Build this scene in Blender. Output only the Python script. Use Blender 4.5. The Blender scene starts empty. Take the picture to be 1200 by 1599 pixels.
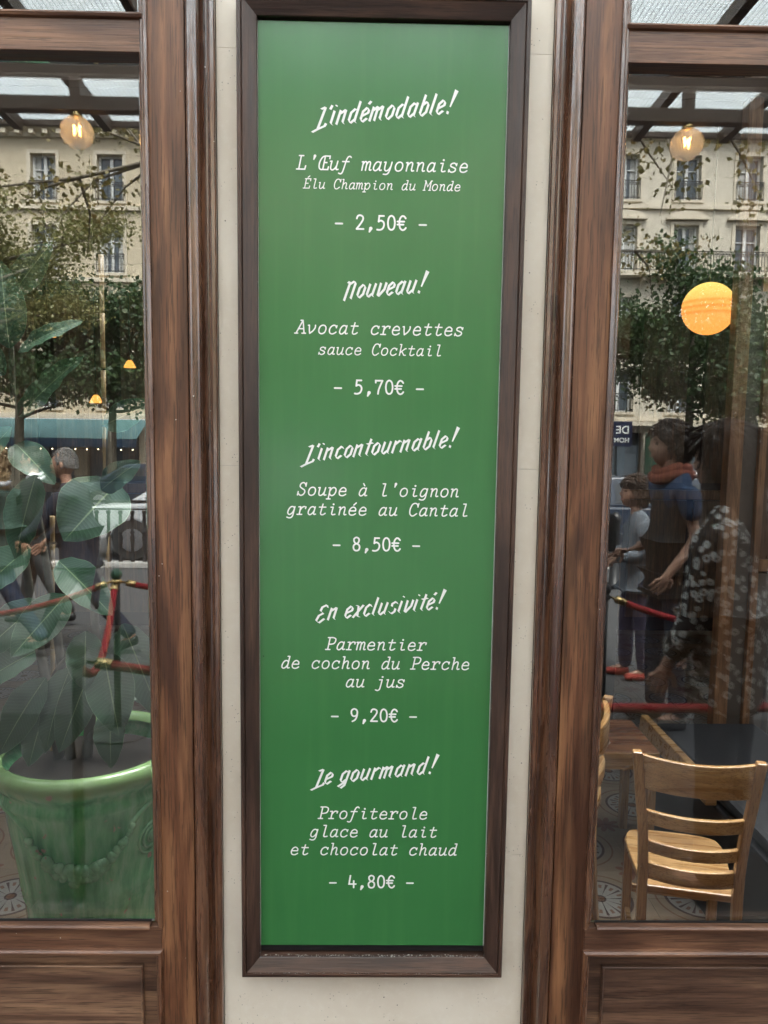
import bpy, bmesh, math, random
import numpy as np
from mathutils import Vector, Matrix, noise
random.seed(7); np.random.seed(7)
sc = bpy.context.scene
COL = sc.collection
R = math.radians
# ------------------------------------------------------------------ camera
cam_d = bpy.data.cameras.new('camera'); cam = bpy.data.objects.new('camera', cam_d); COL.objects.link(cam); sc.camera = cam
cam_d.sensor_fit = 'VERTICAL'; cam_d.sensor_height = 24; cam_d.lens = 24*1200/1599
cam_d.clip_start = .02; cam_d.clip_end = 400
_p, _y, _r = R(5.926), R(.921), R(.763)
_f = Vector((math.sin(_y)*math.cos(_p), math.cos(_y)*math.cos(_p), -math.sin(_p)))
_ri = Vector((math.cos(_y), -math.sin(_y), 0)); _up = _ri.cross(_f)
_r2 = _ri*math.cos(_r)+_up*math.sin(_r); _u2 = -_ri*math.sin(_r)+_up*math.cos(_r)
M = Matrix((_r2, _u2, -_f)).transposed().to_4x4(); M.translation = (0, -1.4, 1.6); cam.matrix_world = M
# ------------------------------------------------------------------ world, sun, exposure
w = bpy.data.worlds.new('World'); sc.world = w; w.use_nodes = True
nt = w.node_tree; nt.nodes.clear()
sky = nt.nodes.new('ShaderNodeTexSky'); sky.sky_type = 'NISHITA'; sky.sun_disc = False
SUN_EL, SUN_ROT = R(62), R(18)
sky.sun_elevation = SUN_EL; sky.sun_rotation = SUN_ROT; sky.air_density = 1.0; sky.dust_density = 6.0; sky.ozone_density = 1.5
hs = nt.nodes.new('ShaderNodeHueSaturation'); hs.inputs['Saturation'].default_value = .14
bg = nt.nodes.new('ShaderNodeBackground'); bg.inputs['Strength'].default_value = .13
wo = nt.nodes.new('ShaderNodeOutputWorld')
nt.links.new(sky.outputs[0], hs.inputs['Color']); nt.links.new(hs.outputs[0], bg.inputs[0]); nt.links.new(bg.outputs[0], wo.inputs[0])
sd = bpy.data.lights.new('sun', 'SUN'); sd.energy = 1.5; sd.angle = R(35); sd.color = (1, .95, .87)
so = bpy.data.objects.new('sun', sd); COL.objects.link(so)
# sun_rotation turns clockwise from +Y
_d = Vector((math.sin(SUN_ROT)*math.cos(SUN_EL), math.cos(SUN_ROT)*math.cos(SUN_EL), math.sin(SUN_EL)))
so.rotation_euler = _d.to_track_quat('Z', 'Y').to_euler(); so.location = (0, -20, 30)
sc.view_settings.view_transform = 'Standard'; sc.view_settings.look = 'None'; sc.view_settings.gamma = 1
sc.view_settings.use_curve_mapping = False; sc.view_settings.exposure = 2.8
try:
    sc.cycles.use_denoising = True; sc.cycles.max_bounces = 8; sc.cycles.transparent_max_bounces = 16
    sc.cycles.caustics_reflective = False; sc.cycles.caustics_refractive = False
    sc.cycles.sample_clamp_indirect = 6
except Exception: pass
# ------------------------------------------------------------------ object helpers
WL = {}
def tag(o, label=None, cat=None, group=None, kind=None):
    if label: o['label'] = label
    if cat: o['category'] = cat
    if group: o['group'] = group
    if kind: o['kind'] = kind
    return o
def empty(name, loc=(0, 0, 0), rz=0, label=None, cat=None, group=None):
    o = bpy.data.objects.new(name, None); COL.objects.link(o); o.location = loc; o.rotation_euler = (0, 0, rz); o.empty_display_size = .1
    WL[o.name] = Vector(loc)
    return tag(o, label, cat, group)
def link(name, me, mats, parent=None, world=True):
    if not isinstance(mats, (list, tuple)): mats = [mats]
    if world and parent is not None and WL.get(parent.name, Vector()).length > 0:
        me.transform(Matrix.Translation(-WL[parent.name]))
    for m in mats: me.materials.append(m)
    o = bpy.data.objects.new(name, me); COL.objects.link(o)
    if parent is not None: o.parent = parent; WL[o.name] = Vector(WL.get(parent.name, Vector())) if world else Vector()
    return o
class MB:
    def __init__(s): s.v = []; s.f = []; s.mi = []; s.sm = []
    def add(s, vs, fs, m=0, sm=False):
        b = len(s.v); s.v += [tuple(p) for p in vs]; s.f += [tuple(i+b for i in f) for f in fs]; s.mi += [m]*len(fs); s.sm += [sm]*len(fs); return s
    def box(s, x0, x1, y0, y1, z0, z1, m=0):
        vs = [(x, y, z) for x in (x0, x1) for y in (y0, y1) for z in (z0, z1)]
        return s.add(vs, [(0,1,3,2),(4,6,7,5),(0,4,5,1),(2,3,7,6),(0,2,6,4),(1,5,7,3)], m)
    def tube(s, pts, r, n=8, m=0, caps=True, flat=1.0):
        pts = [Vector(p) for p in pts]; rs = r if isinstance(r, (list, tuple)) else [r]*len(pts)
        vs = []; N = len(pts); prev = None
        for i, p in enumerate(pts):
            t = (pts[min(i+1, N-1)]-pts[max(i-1, 0)]).normalized()
            a = prev if prev is not None else (Vector((0, 0, 1)) if abs(t.z) < .9 else Vector((1, 0, 0)))
            u = (a-t*a.dot(t)).normalized(); v = t.cross(u); prev = u
            for k in range(n):
                c = 2*math.pi*k/n; vs.append(p+u*math.cos(c)*rs[i]+v*math.sin(c)*rs[i]*flat)
        fs = [(i*n+k, i*n+(k+1) % n, (i+1)*n+(k+1) % n, (i+1)*n+k) for i in range(N-1) for k in range(n)]
        s.add(vs, fs, m, True)
        if caps: s.add(vs[:n], [tuple(range(n))[::-1]], m); s.add(vs[-n:], [tuple(range(n))], m)
        return s
    def lathe(s, prof, c=(0, 0, 0), n=32, m=0, sx=1, sy=1):
        vs = [(c[0]+r*sx*math.cos(2*math.pi*k/n), c[1]+r*sy*math.sin(2*math.pi*k/n), c[2]+z) for r, z in prof for k in range(n)]
        fs = [(i*n+k, i*n+(k+1) % n, (i+1)*n+(k+1) % n, (i+1)*n+k) for i in range(len(prof)-1) for k in range(n)]
        return s.add(vs, fs, m, True)
    def prism(s, poly, ax, a, b, m=0, sm=False):   # poly of 2D points extruded along axis ax between a and b
        n = len(poly)
        def P(q, t): return (t, q[0], q[1]) if ax == 'x' else (q[0], t, q[1]) if ax == 'y' else (q[0], q[1], t)
        vs = [P(q, a) for q in poly]+[P(q, b) for q in poly]
        s.add(vs, [(i, (i+1) % n, (i+1) % n+n, i+n) for i in range(n)], m, sm)
        s.add(vs, [tuple(range(n))[::-1], tuple(range(n, 2*n))], m); return s
    def ball(s, c, r, n=16, m=0):
        k = n//2; return s.lathe([(max(1e-4, r*math.sin(math.pi*i/k)), -r*math.cos(math.pi*i/k)) for i in range(k+1)], c, n, m)
    def mesh(s, name='m'):
        me = bpy.data.meshes.new(name); me.from_pydata(s.v, [], s.f); me.polygons.foreach_set('material_index', s.mi); me.polygons.foreach_set('use_smooth', s.sm)
        me.validate(); me.update()
        bm = bmesh.new(); bm.from_mesh(me); bmesh.ops.remove_doubles(bm, verts=bm.verts, dist=1e-6); bmesh.ops.recalc_face_normals(bm, faces=bm.faces); bm.to_mesh(me); bm.free()
        return me
    def build(s, name, mats, parent=None, world=True, bevel=0):
        me = s.mesh(name)
        o = link(name, me, mats, parent, world)
        if bevel:
            b = o.modifiers.new('bevel', 'BEVEL'); b.width = bevel; b.segments = 2; b.limit_method = 'ANGLE'; b.harden_normals = False
        return o
def copy_tree(o, parent=None):
    c = o.copy(); COL.objects.link(c); c.parent = parent
    for ch in o.children: copy_tree(ch, c)
    return c
def catmull(P, k=5, closed=False):
    P = [np.array(p, float) for p in P]; n = len(P); out = []
    rng = range(n if closed else n-1)
    for i in rng:
        if closed: a, b, c, d = P[(i-1) % n], P[i], P[(i+1) % n], P[(i+2) % n]
        else: a, b, c, d = P[max(i-1, 0)], P[i], P[i+1], P[min(i+2, n-1)]
        for j in range(k):
            t = j/k; out.append(.5*((2*b)+(-a+c)*t+(2*a-5*b+4*c-d)*t*t+(-a+3*b-3*c+d)*t**3))
    if not closed: out.append(P[-1])
    return out
# ------------------------------------------------------------------ materials
class N:
    def __init__(s, name):
        s.m = bpy.data.materials.new(name); s.m.use_nodes = True; s.t = s.m.node_tree; s.t.nodes.clear()
        s.out = s.t.nodes.new('ShaderNodeOutputMaterial')
    def n(s, ty, **kw):
        x = s.t.nodes.new(ty)
        for k, v in kw.items():
            if k in x.inputs.keys() if hasattr(x.inputs, 'keys') else False: x.inputs[k].default_value = v
            else: setattr(x, k, v)
        return x
    def l(s, a, b): s.t.links.new(a, b)
    def co(s, sx=1, sy=1, sz=1, loc=(0, 0, 0), rot=(0, 0, 0)):
        tc = s.n('ShaderNodeTexCoord'); mp = s.n('ShaderNodeMapping'); mp.inputs['Scale'].default_value = (sx, sy, sz)
        mp.inputs['Location'].default_value = loc; mp.inputs['Rotation'].default_value = rot
        s.l(tc.outputs['Object'], mp.inputs[0]); return mp.outputs[0]
    def noise(s, vec, scale=1, detail=4, rough=.55, dist=0):
        x = s.n('ShaderNodeTexNoise'); x.inputs['Scale'].default_value = scale; x.inputs['Detail'].default_value = detail
        x.inputs['Roughness'].default_value = rough; x.inputs['Distortion'].default_value = dist; s.l(vec, x.inputs['Vector']); return x.outputs['Fac']
    def ramp(s, fac, stops):
        x = s.n('ShaderNodeValToRGB'); e = x.color_ramp.elements
        while len(e) < len(stops): e.new(.5)
        for i, (p, c) in enumerate(stops): e[i].position = p; e[i].color = (c, c, c, 1) if isinstance(c, (int, float)) else (*c, 1)
        s.l(fac, x.inputs[0]); return x.outputs[0]
    def mix(s, a, b, fac, mode='MIX'):
        x = s.n('ShaderNodeMix'); x.data_type = 'RGBA'; x.blend_type = mode
        for sock, v in ((x.inputs[6], a), (x.inputs[7], b)):
            if isinstance(v, (tuple, list)): sock.default_value = (*v, 1)
            else: s.l(v, sock)
        if isinstance(fac, (int, float)): x.inputs[0].default_value = fac
        else: s.l(fac, x.inputs[0])
        return x.outputs[2]
    def math(s, op, a, b=0.):
        x = s.n('ShaderNodeMath'); x.operation = op
        for i, v in enumerate((a, b)):
            if isinstance(v, (int, float)): x.inputs[i].default_value = v
            else: s.l(v, x.inputs[i])
        return x.outputs[0]
    def pr(s, col=None, rough=.5, metal=0, bump=None, bs=.3, bd=.002, **kw):
        b = s.n('ShaderNodeBsdfPrincipled')
        for sock, v in (('Base Color', col), ('Roughness', rough)):
            if v is None: continue
            if isinstance(v, (tuple, list)): b.inputs[sock].default_value = (*v, 1)
            elif isinstance(v, (int, float)): b.inputs[sock].default_value = v
            else: s.l(v, b.inputs[sock])
        b.inputs['Metallic'].default_value = metal
        for k, v in kw.items():
            k = k.replace('_', ' ')
            if k in b.inputs: b.inputs[k].default_value = v if not isinstance(v, tuple) else (*v, 1)
        if bump is not None:
            bb = s.n('ShaderNodeBump'); bb.inputs['Strength'].default_value = bs; bb.inputs['Distance'].default_value = bd
            s.l(bump, bb.inputs['Height']); s.l(bb.outputs[0], b.inputs['Normal'])
        s.l(b.outputs[0], s.out.inputs[0]); return b
def plain(name, col, rough=.6, var=.25, sc_=6, metal=0, bs=.15, **kw):
    g = N(name); v = g.co(); n1 = g.noise(v, sc_, 6, .6)
    c = g.mix(tuple(x*(1-var) for x in col), tuple(min(1, x*(1+var)) for x in col), n1)
    n2 = g.noise(v, sc_*12, 4)
    g.pr(c, rough, metal, n2, bs, .002, **kw); return g.m
def wood(name, ax, dark, mid, tan, rough=.40, seed=0., coat=.2, freq=1.0, bump=.6, cr=.2):
    g = N(name)
    def S(k): return {'z': (1, 1, k), 'x': (k, 1, 1), 'y': (1, k, 1)}[ax]
    lc = (seed, seed*1.7, seed*.6)
    n1 = g.noise(g.co(*S(.075), loc=lc), 34*freq, 4, .55, .9)        # broad streaks
    n2 = g.noise(g.co(*S(.022), loc=lc), 130*freq, 6, .65, .3)       # grain
    n3 = g.noise(g.co(*S(.03), loc=lc), 420*freq, 3, .6)             # pores
    big = g.noise(g.co(*S(.16), loc=(seed*3, 2, 1)), 16*freq, 3, .5, .6)
    c = g.ramp(n1, [(.28, dark), (.47, mid), (.68, tan)])
    c2 = g.ramp(n2, [(.3, tuple(x*.40 for x in mid)), (.50, mid), (.72, tuple(min(1, x*1.8) for x in mid))])
    c = g.mix(c, c2, .36)
    c = g.mix(c, dark, g.ramp(big, [(.46, 0.), (.64, .72)]))
    dark_p = g.ramp(n3, [(.36, .0), (.46, 1.)])
    c = g.mix(tuple(x*.6 for x in dark), c, g.math('MAXIMUM', dark_p, .45))
    # scattered pale nicks and dust
    vo = g.n('ShaderNodeTexVoronoi'); vo.inputs['Scale'].default_value = 46; g.l(g.co(1, 1, 1, loc=(seed, 0, 0)), vo.inputs['Vector'])
    nick = g.math('LESS_THAN', vo.outputs['Distance'], .06)
    sp = g.math('MULTIPLY', nick, g.math('GREATER_THAN', g.noise(g.co(), 4, 4), .60))
    c = g.mix(c, (.5, .46, .4), sp)
    ro = g.ramp(n1, [(.3, rough-.08), (.7, rough+.14)])
    b = g.pr(c, ro, 0, g.math('ADD', g.math('MULTIPLY', n3, .6), n2), bump, .0012)
    b.inputs['Coat Weight'].default_value = coat; b.inputs['Coat Roughness'].default_value = cr; b.inputs['Coat IOR'].default_value = 1.5 if coat < .8 else 1.9
    return g.m
BR_D, BR_M, BR_T = (.040, .015, .008), (.170, .070, .034), (.38, .18, .080)
W_V = wood('varnished_wood_upright', 'z', BR_D, BR_M, BR_T, seed=1.3)
W_V2 = wood('varnished_wood_moulding', 'z', BR_D, (.135, .058, .031), (.26, .125, .062), seed=4.1, freq=1.6, rough=.24, coat=.9, cr=.12)
W_H = wood('varnished_wood_rail', 'x', (.065, .028, .017), (.185, .088, .050), (.34, .18, .095), seed=2.2)
W_HP = wood('weathered_wood_panel', 'x', (.050, .026, .018), (.150, .078, .048), (.38, .22, .125), seed=6.2, rough=.42, coat=.15)
W_BV = wood('dark_frame_upright', 'z', (.024, .013, .009), (.056, .029, .020), (.115, .056, .034), seed=3.3, freq=1.4, rough=.4, coat=.15)
W_BH = wood('dark_frame_crosspiece', 'x', (.024, .013, .009), (.056, .029, .020), (.115, .056, .034), seed=5.3, freq=1.4, rough=.4, coat=.15)
PINE = wood('honey_wood_upright', 'z', (.28, .14, .055), (.44, .25, .105), (.56, .35, .16), seed=8.1, rough=.3, coat=.3, bump=.15)
PINE_X = wood('honey_wood_across', 'x', (.28, .14, .055), (.46, .27, .11), (.58, .37, .17), seed=9.1, rough=.28, coat=.4, bump=.15)
W_IN = wood('interior_panelling', 'z', (.045, .022, .012), (.10, .05, .026), (.20, .10, .05), seed=11., rough=.35)
W_INP = wood('interior_post_wood', 'z', (.10, .05, .026), (.22, .115, .06), (.34, .19, .10), seed=12., rough=.35)
def stone_mat():
    g = N('cream_limestone'); v = g.co()
    n1 = g.noise(v, 5, 5); n2 = g.noise(v, 60, 6, .7)
    c = g.ramp(n1, [(.3, (.70, .615, .505)), (.7, (.82, .745, .635))])
    c = g.mix(c, (.84, .78, .69), g.ramp(n2, [(.5, 0.), (.8, .55)]))
    vo = g.n('ShaderNodeTexVoronoi'); vo.inputs['Scale'].default_value = 150; g.l(g.noise_vec(v) if hasattr(g, 'noise_vec') else v, vo.inputs['Vector'])
    pit = g.math('MULTIPLY', g.math('LESS_THAN', vo.outputs['Distance'], .16), g.math('GREATER_THAN', g.noise(v, 28, 4, .7), .56))
    c = g.mix(c, (.30, .25, .20), g.math('MULTIPLY', pit, .75))
    vo2 = g.n('ShaderNodeTexVoronoi'); vo2.inputs['Scale'].default_value = 22; g.l(v, vo2.inputs['Vector'])
    p2 = g.math('LESS_THAN', vo2.outputs['Distance'], .03)
    c = g.mix(c, (.12, .09, .07), g.math('MULTIPLY', p2, .8))
    h = g.math('SUBTRACT', g.math('MULTIPLY', n2, .5), pit)
    g.pr(c, .8, 0, h, .35, .001); return g.m
STONE = stone_mat()
JOINT = plain('stone_joint_mortar', (.40, .35, .29), .9)
def panel_mat():
    g = N('green_enamel_panel'); v = g.co()
    n1 = g.noise(v, 3.0, 3); n2 = g.noise(g.co(1, 1, .05), 60, 3)
    c = g.mix((.032, .156, .042), (.048, .198, .058), n1)
    c = g.mix(c, (.055, .21, .06), g.ramp(n2, [(.5, 0.), (.8, .35)]))
    vo = g.n('ShaderNodeTexVoronoi'); vo.inputs['Scale'].default_value = 11; g.l(v, vo.inputs['Vector'])
    c = g.mix(c, (.02, .05, .02), g.math('LESS_THAN', vo.outputs['Distance'], .018))
    b = g.pr(c, .27, 0, g.noise(v, 6, 2), .04, .004); b.inputs['Coat Weight'].default_value = .45; b.inputs['Coat Roughness'].default_value = .14
    return g.m
GREEN = panel_mat()
WHITE = plain('white_lettering_paint', (.84, .85, .82), .5, .04)
DUST = plain('grey_dust', (.36, .35, .32), .95, .4, 80)
EDGE = plain('chipped_white_edge', (.62, .64, .60), .7, .3, 60)
def glass(name, fac, tint, rough=0.0, wav=0):
    g = N(name); t = g.n('ShaderNodeBsdfTransparent'); t.inputs[0].default_value = (*tint, 1)
    gl = g.n('ShaderNodeBsdfGlossy'); gl.inputs['Roughness'].default_value = rough; gl.inputs[0].default_value = (.97, 1, .99, 1)
    mx = g.n('ShaderNodeMixShader'); mx.inputs[0].default_value = fac
    fr = g.n('ShaderNodeFresnel'); fr.inputs[0].default_value = 1.5
    f2 = g.math('MAXIMUM', fr.outputs[0], fac); g.l(f2, mx.inputs[0])
    if wav:
        bb = g.n('ShaderNodeBump'); bb.inputs['Strength'].default_value = wav; bb.inputs['Distance'].default_value = .001
        g.l(g.noise(g.co(), 3.5, 2), bb.inputs['Height']); g.l(bb.outputs[0], gl.inputs['Normal'])
    g.l(t.outputs[0], mx.inputs[1]); g.l(gl.outputs[0], mx.inputs[2]); g.l(mx.outputs[0], g.out.inputs[0]); return g.m
GLASS = glass('shop_window_glass', .115, (.97, .985, .98), wav=.04)
def wired():
    g = N('wired_roof_glass'); v = g.co()
    t = g.n('ShaderNodeBsdfTransparent'); t.inputs[0].default_value = (.84, .88, .90, 1)
    tl = g.n('ShaderNodeBsdfTranslucent'); tl.inputs[0].default_value = (.86, .90, .92, 1)
    w1 = g.n('ShaderNodeTexWave'); w1.inputs['Scale'].default_value = 16; w1.bands_direction = 'X'; g.l(v, w1.inputs[0])
    w2 = g.n('ShaderNodeTexWave'); w2.inputs['Scale'].default_value = 16; w2.bands_direction = 'Y'; g.l(v, w2.inputs[0])
    mm = g.math('MAXIMUM', w1.outputs['Fac'], w2.outputs['Fac'])
    line = g.ramp(mm, [(.80, 0.), (.97, .55)])
    d = g.n('ShaderNodeBsdfDiffuse'); d.inputs[0].default_value = (.12, .14, .15, 1)
    m1 = g.n('ShaderNodeMixShader'); m1.inputs[0].default_value = .45; g.l(t.outputs[0], m1.inputs[1]); g.l(tl.outputs[0], m1.inputs[2])
    m2 = g.n('ShaderNodeMixShader'); g.l(line, m2.inputs[0]); g.l(m1.outputs[0], m2.inputs[1]); g.l(d.outputs[0], m2.inputs[2])
    g.l(m2.outputs[0], g.out.inputs[0]); return g.m
WIRED = wired()
BROWN = plain('brown_painted_timber', (.10, .066, .045), .55)
BRASS = plain('polished_brass', (.75, .53, .24), .25, .1, metal=1)
BLACK = plain('black_painted_metal', (.012, .012, .013), .35, .2)
RED = plain('red_velvet', (.36, .012, .02), .8, .3, 40)
def emis(name, col, st):
    g = N(name); e = g.n('ShaderNodeEmission'); e.inputs[0].default_value = (*col, 1); e.inputs[1].default_value = st; g.l(e.outputs[0], g.out.inputs[0]); return g.m
# ================================================================== THE CAFE FRONT
def mitre_frame(x0, x1, z0, z1, prof, mat_v, mat_h, parent, name, sides='LRTB'):
    """mitred four-sided moulding; prof = [(inward, y)...]"""
    C = {'BL': (x0, z0, 1, 1), 'BR': (x1, z0, -1, 1), 'TL': (x0, z1, 1, -1), 'TR': (x1, z1, -1, -1)}
    out = []
    for s, (a, b) in {'L': ('BL', 'TL'), 'R': ('BR', 'TR'), 'T': ('TL', 'TR'), 'B': ('BL', 'BR')}.items():
        if s not in sides: continue
        m = MB(); vs = []
        for c in (C[a], C[b]): vs += [(c[0]+c[2]*u, y, c[1]+c[3]*u) for u, y in prof]
        n = len(prof)
        m.add(vs, [(i, (i+1) % n, (i+1) % n+n, i+n) for i in range(n)]+[tuple(range(n))[::-1], tuple(range(n, 2*n))])
        out.append(m.build(name, mat_v if s in 'LR' else mat_h, parent))
    return out
# ---- stone pier in courses
def wall_blocks(name, label, x0, x1, y0, y1, zs, mat=STONE, xs=None):
    t = empty(name, ((x0+x1)/2, (y0+y1)/2, zs[0]), 0, label, 'wall')
    MB().box(x0+.004, x1-.004, y0+.004, y1, zs[0], zs[-1]).build('mortar', JOINT, t)
    for i in range(len(zs)-1):
        cuts = [x0]+(xs[i % len(xs)] if xs else [])+[x1]
        for a, b in zip(cuts[:-1], cuts[1:]):
            MB().box(a+.0002, b-.0002, y0, y0+.10, zs[i]+.00025, zs[i+1]-.00025).build('stone_block', mat, t)
    return t
wall_blocks('stone_pier', 'narrow cream stone pier between the two brown shop windows, behind the menu board', -.2765, .3045, 0, .34, [0, .22, .795, 1.5362, 2.2538, 2.96])
MB().box(-.2755, .3035, .34, .36, 0, 2.96).build('pier_lining', W_IN, bpy.data.objects['stone_pier'])
wall_blocks('stone_wall', 'cream stone wall of the cafe left of the row of windows', -7, -3.89, 0, .34, [0, .22, .795, 1.536, 2.254, 2.96], xs=[[-5.6, -4.6], [-6.2, -4.9]])
wall_blocks('stone_wall', 'cream stone wall of the cafe right of the row of windows', 3.918, 7, 0, .34, [0, .22, .795, 1.536, 2.254, 2.96], xs=[[4.6, 5.6], [4.9, 6.2]])
wall_blocks('stone_wall', 'cream stone upper wall of the cafe above the glass canopy', -7, 7, 2.6, 2.94, [3.06, 3.7, 4.4], xs=[[-5, -3, -1, 1, 3, 5], [-6, -4, -2, 0, 2, 4, 6]])  # unseen wall, set back and kept low to let daylight into the room
# ---- the two shop windows
def shop_window(side):
    L = side == 'L'
    X = (lambda x: x) if L else (lambda x: .028-x)
    t = empty('shop_window', (X(-.9), .02, 0), 0,
              ('left' if False else '')+('brown varnished shop window with a green plant pot behind its glass' if L else 'brown varnished shop window with a wooden chair behind its glass'), 'shop window', 'shop windows of the cafe')
    far = X(-1.50)
    def box(n, xa, xb, y0, y1, z0, z1, mat, bev=.0012):
        a, b = sorted((X(xa), X(xb))); return MB().box(a, b, y0, y1, z0, z1).build(n, mat, t, bevel=bev)
    # jamb: architrave profile along the stone
    prof = [(-.3275, .03), (-.3275, -.010), (-.3262, -.013), (-.3248, -.013), (-.3240, -.020)]
    prof += [(-.3130+.0105*math.cos(a), -.0235-.0095*math.sin(a)) for a in [R(180-k*18) for k in range(11)]]
    prof += [(-.3018, -.0222), (-.3010, -.0195)]
    prof += [(-.2915-.0095*math.cos(a), -.0190+.0130*math.sin(a)) for a in [R(k*15) for k in range(7)]]
    prof += [(-.2900, -.006), (-.2898, -.0135), (-.2862, -.0150), (-.2850, -.0120), (-.2790, -.0120), (-.2772, -.0095), (-.2768, .03)]
    m = MB(); pp = [(X(a), b) for a, b in prof]
    m.prism(pp, 'z', 0.0, 2.958); o = m.build('jamb_moulding', W_V2, t)
    box('stile', -.3920, -.3277, -.0150, .05, 0, 2.958, W_V)
    pf = [(far+(-.3277+(-1)*p[0] if False else 0), 0) for p in prof[:0]]
    box('stile', -1.555, -1.490, -.0150, .05, 0, 2.958, W_V)
    # rails
    box('rail', -1.4898, -.3922, -.0142, .036, 2.237, 2.2895, W_H)
    box('rail', -1.4898, -.3922, -.0142, .004, .6100, .6540, W_H)
    box('rail', -1.4898, -.3922, -.0142, .04, 2.88, 2.958, W_H)
    box('rail', -1.4898, -.3922, -.0142, .04, 0, .13, W_H)
    x0, x1 = sorted((X(-1.4898), X(-.3900)))
    # transom: beads and pane
    bp = [(-.001, -.0146), (.001, -.0200), (.005, -.0225), (.008, -.0185), (.0105, -.0165), (.0125, -.0060), (.0150, .028), (-.001, .028)]
    mitre_frame(x0, x1, 2.2897, 2.88, bp, W_V2, W_H, t, 'glazing_bead')
    bp2 = [(-.001, -.0146), (.000, -.0205), (.004, -.0240), (.0070, -.0215), (.0085, -.0165), (.0110, -.0165), (.0150, -.0130), (.0240, .012), (.0240, .045), (-.001, .045)]
    mitre_frame(x0, x1, .6540, 2.40, bp2, W_V2, W_H, t, 'glazing_bead', 'LR' if False else 'L' if not L else 'R')
    mitre_frame(x0, x1, .6540, 2.40, bp2, W_V2, W_H, t, 'glazing_bead', 'R' if not L else 'L')
    # trim top of side beads is hidden in the rail; sill strip
    sa, sb = sorted((X(-1.49), X(-.4135)))
    sp = [(-.0245, .6542), (-.0245, .6575), (-.022, .6605), (-.018, .6612), (-.0030, .6590), (-.0030, .6542)]
    MB().prism(sp, 'x', sa, sb).build('sill', W_H, t)
    # panes, leaning back towards their tops
    def pane(z0, z1):
        a, b = sorted((X(-1.468), X(-.404))); k = math.tan(R(1.0)); ya = -.0015+(z0-.64)*k; yb = -.0015+(z1-.64)*k
        if z0 > 2: d = .003-ya; ya += d; yb += d
        vs = []
        for y_, z_ in ((ya, z0), (yb, z1)):
            for dy in (0, .006):
                vs += [(a, y_+dy, z_), (b, y_+dy, z_)]
        m = MB(); m.add(vs, [(0, 1, 5, 4), (2, 6, 7, 3), (0, 4, 6, 2), (1, 3, 7, 5), (0, 2, 3, 1), (4, 5, 7, 6)])
        return m.build('glass_pane', GLASS, t)
    pane(.6575, 2.2368); pane(2.2985, 2.885)
    # dark rubber gasket at the glass foot
    MB().box(sa, sb, -.0062, -.0026, .6580, .6625).build('gasket', BLACK, t)
    # lower fielded panel
    q = [(-.001, -.0144), (.000, -.0210), (.003, -.0250), (.007, -.0250), (.010, -.0205), (.012, -.0190), (.0150, -.0100), (.0162, .003), (-.001, .003)]
    mitre_frame(x0-.0005*0, x1, .13, .6095, q, W_V2, W_H, t, 'panel_moulding')
    xa, xb = sorted((X(-1.4735), X(-.4062)))
    MB().box(xa, xb, .003, .02, .13, .61).build('panel_back', W_HP, t)
    fa, fb = sorted((X(-1.448), X(-.4325))); f = [(0, .0028), (0, -.0060), (.0022, -.0072), (.0035, -.0050), (.0060, -.0036), (.02, -.0036)]
    m = MB(); z0, z1 = .17, .5675
    for k in range(len(f)-1):
        (u, y), (u2, y2) = f[k], f[k+1]
        A = [(fa+u, y, z0+u), (fb-u, y, z0+u), (fb-u, y, z1-u), (fa+u, y, z1-u)]; B = [(fa+u2, y2, z0+u2), (fb-u2, y2, z0+u2), (fb-u2, y2, z1-u2), (fa+u2, y2, z1-u2)]
        m.add(A+B, [(i, (i+1) % 4, (i+1) % 4+4, i+4) for i in range(4)])
    u, y = f[-1]; m.add([(fa+u, y, z0+u), (fb-u, y, z0+u), (fb-u, y, z1-u), (fa+u, y, z1-u)], [(0, 1, 2, 3)])
    m.build('raised_panel', W_HP, t)
    return t
wl_ = shop_window('L'); wr_ = shop_window('R')
for k in (1, 2):
    for src, s, lb in ((wl_, -1, 'left'), (wr_, 1, 'right')):
        c = copy_tree(src); c.location.x += s*k*1.165; c['label'] = ('next' if k == 1 else 'second next')+' brown varnished shop window further to the '+lb+' along the cafe front'
        for ch in list(c.children):
            if ch.name.startswith('jamb_moulding'): bpy.data.objects.remove(ch)
# ---- menu board
mbd = empty('menu_board', (.0106, -.006, .5645), 0, 'tall narrow green menu with white French lettering in a dark wooden frame', 'menu board')
MB().box(-.2031, .2245, -.012, -.006, .6160, 2.2935).build('panel', GREEN, mbd)
MB().box(-.2045, .226, -.0055, .0005, .60, 2.31).build('backing', BLACK, mbd)  # black back paints in the dark of the gap below the panel
MB().box(.2247, .2257, -.0132, -.0057, .6160, 2.2935).build('panel_edge', EDGE, mbd)
MB().box(-.2042, -.2033, -.0128, -.0057, .6160, 2.2935).build('panel_edge', EDGE, mbd)
fp = [(0, .0002), (0, -.031), (.0015, -.0345), (.0075, -.0355), (.0082, -.0325), (.0100, -.0335), (.0318, -.0215), (.0330, -.0200), (.0332, .0002)]
mitre_frame(-.2368, .2592, .5645, 2.3295, fp, W_BV, W_BH, mbd, 'frame_rail')
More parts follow.
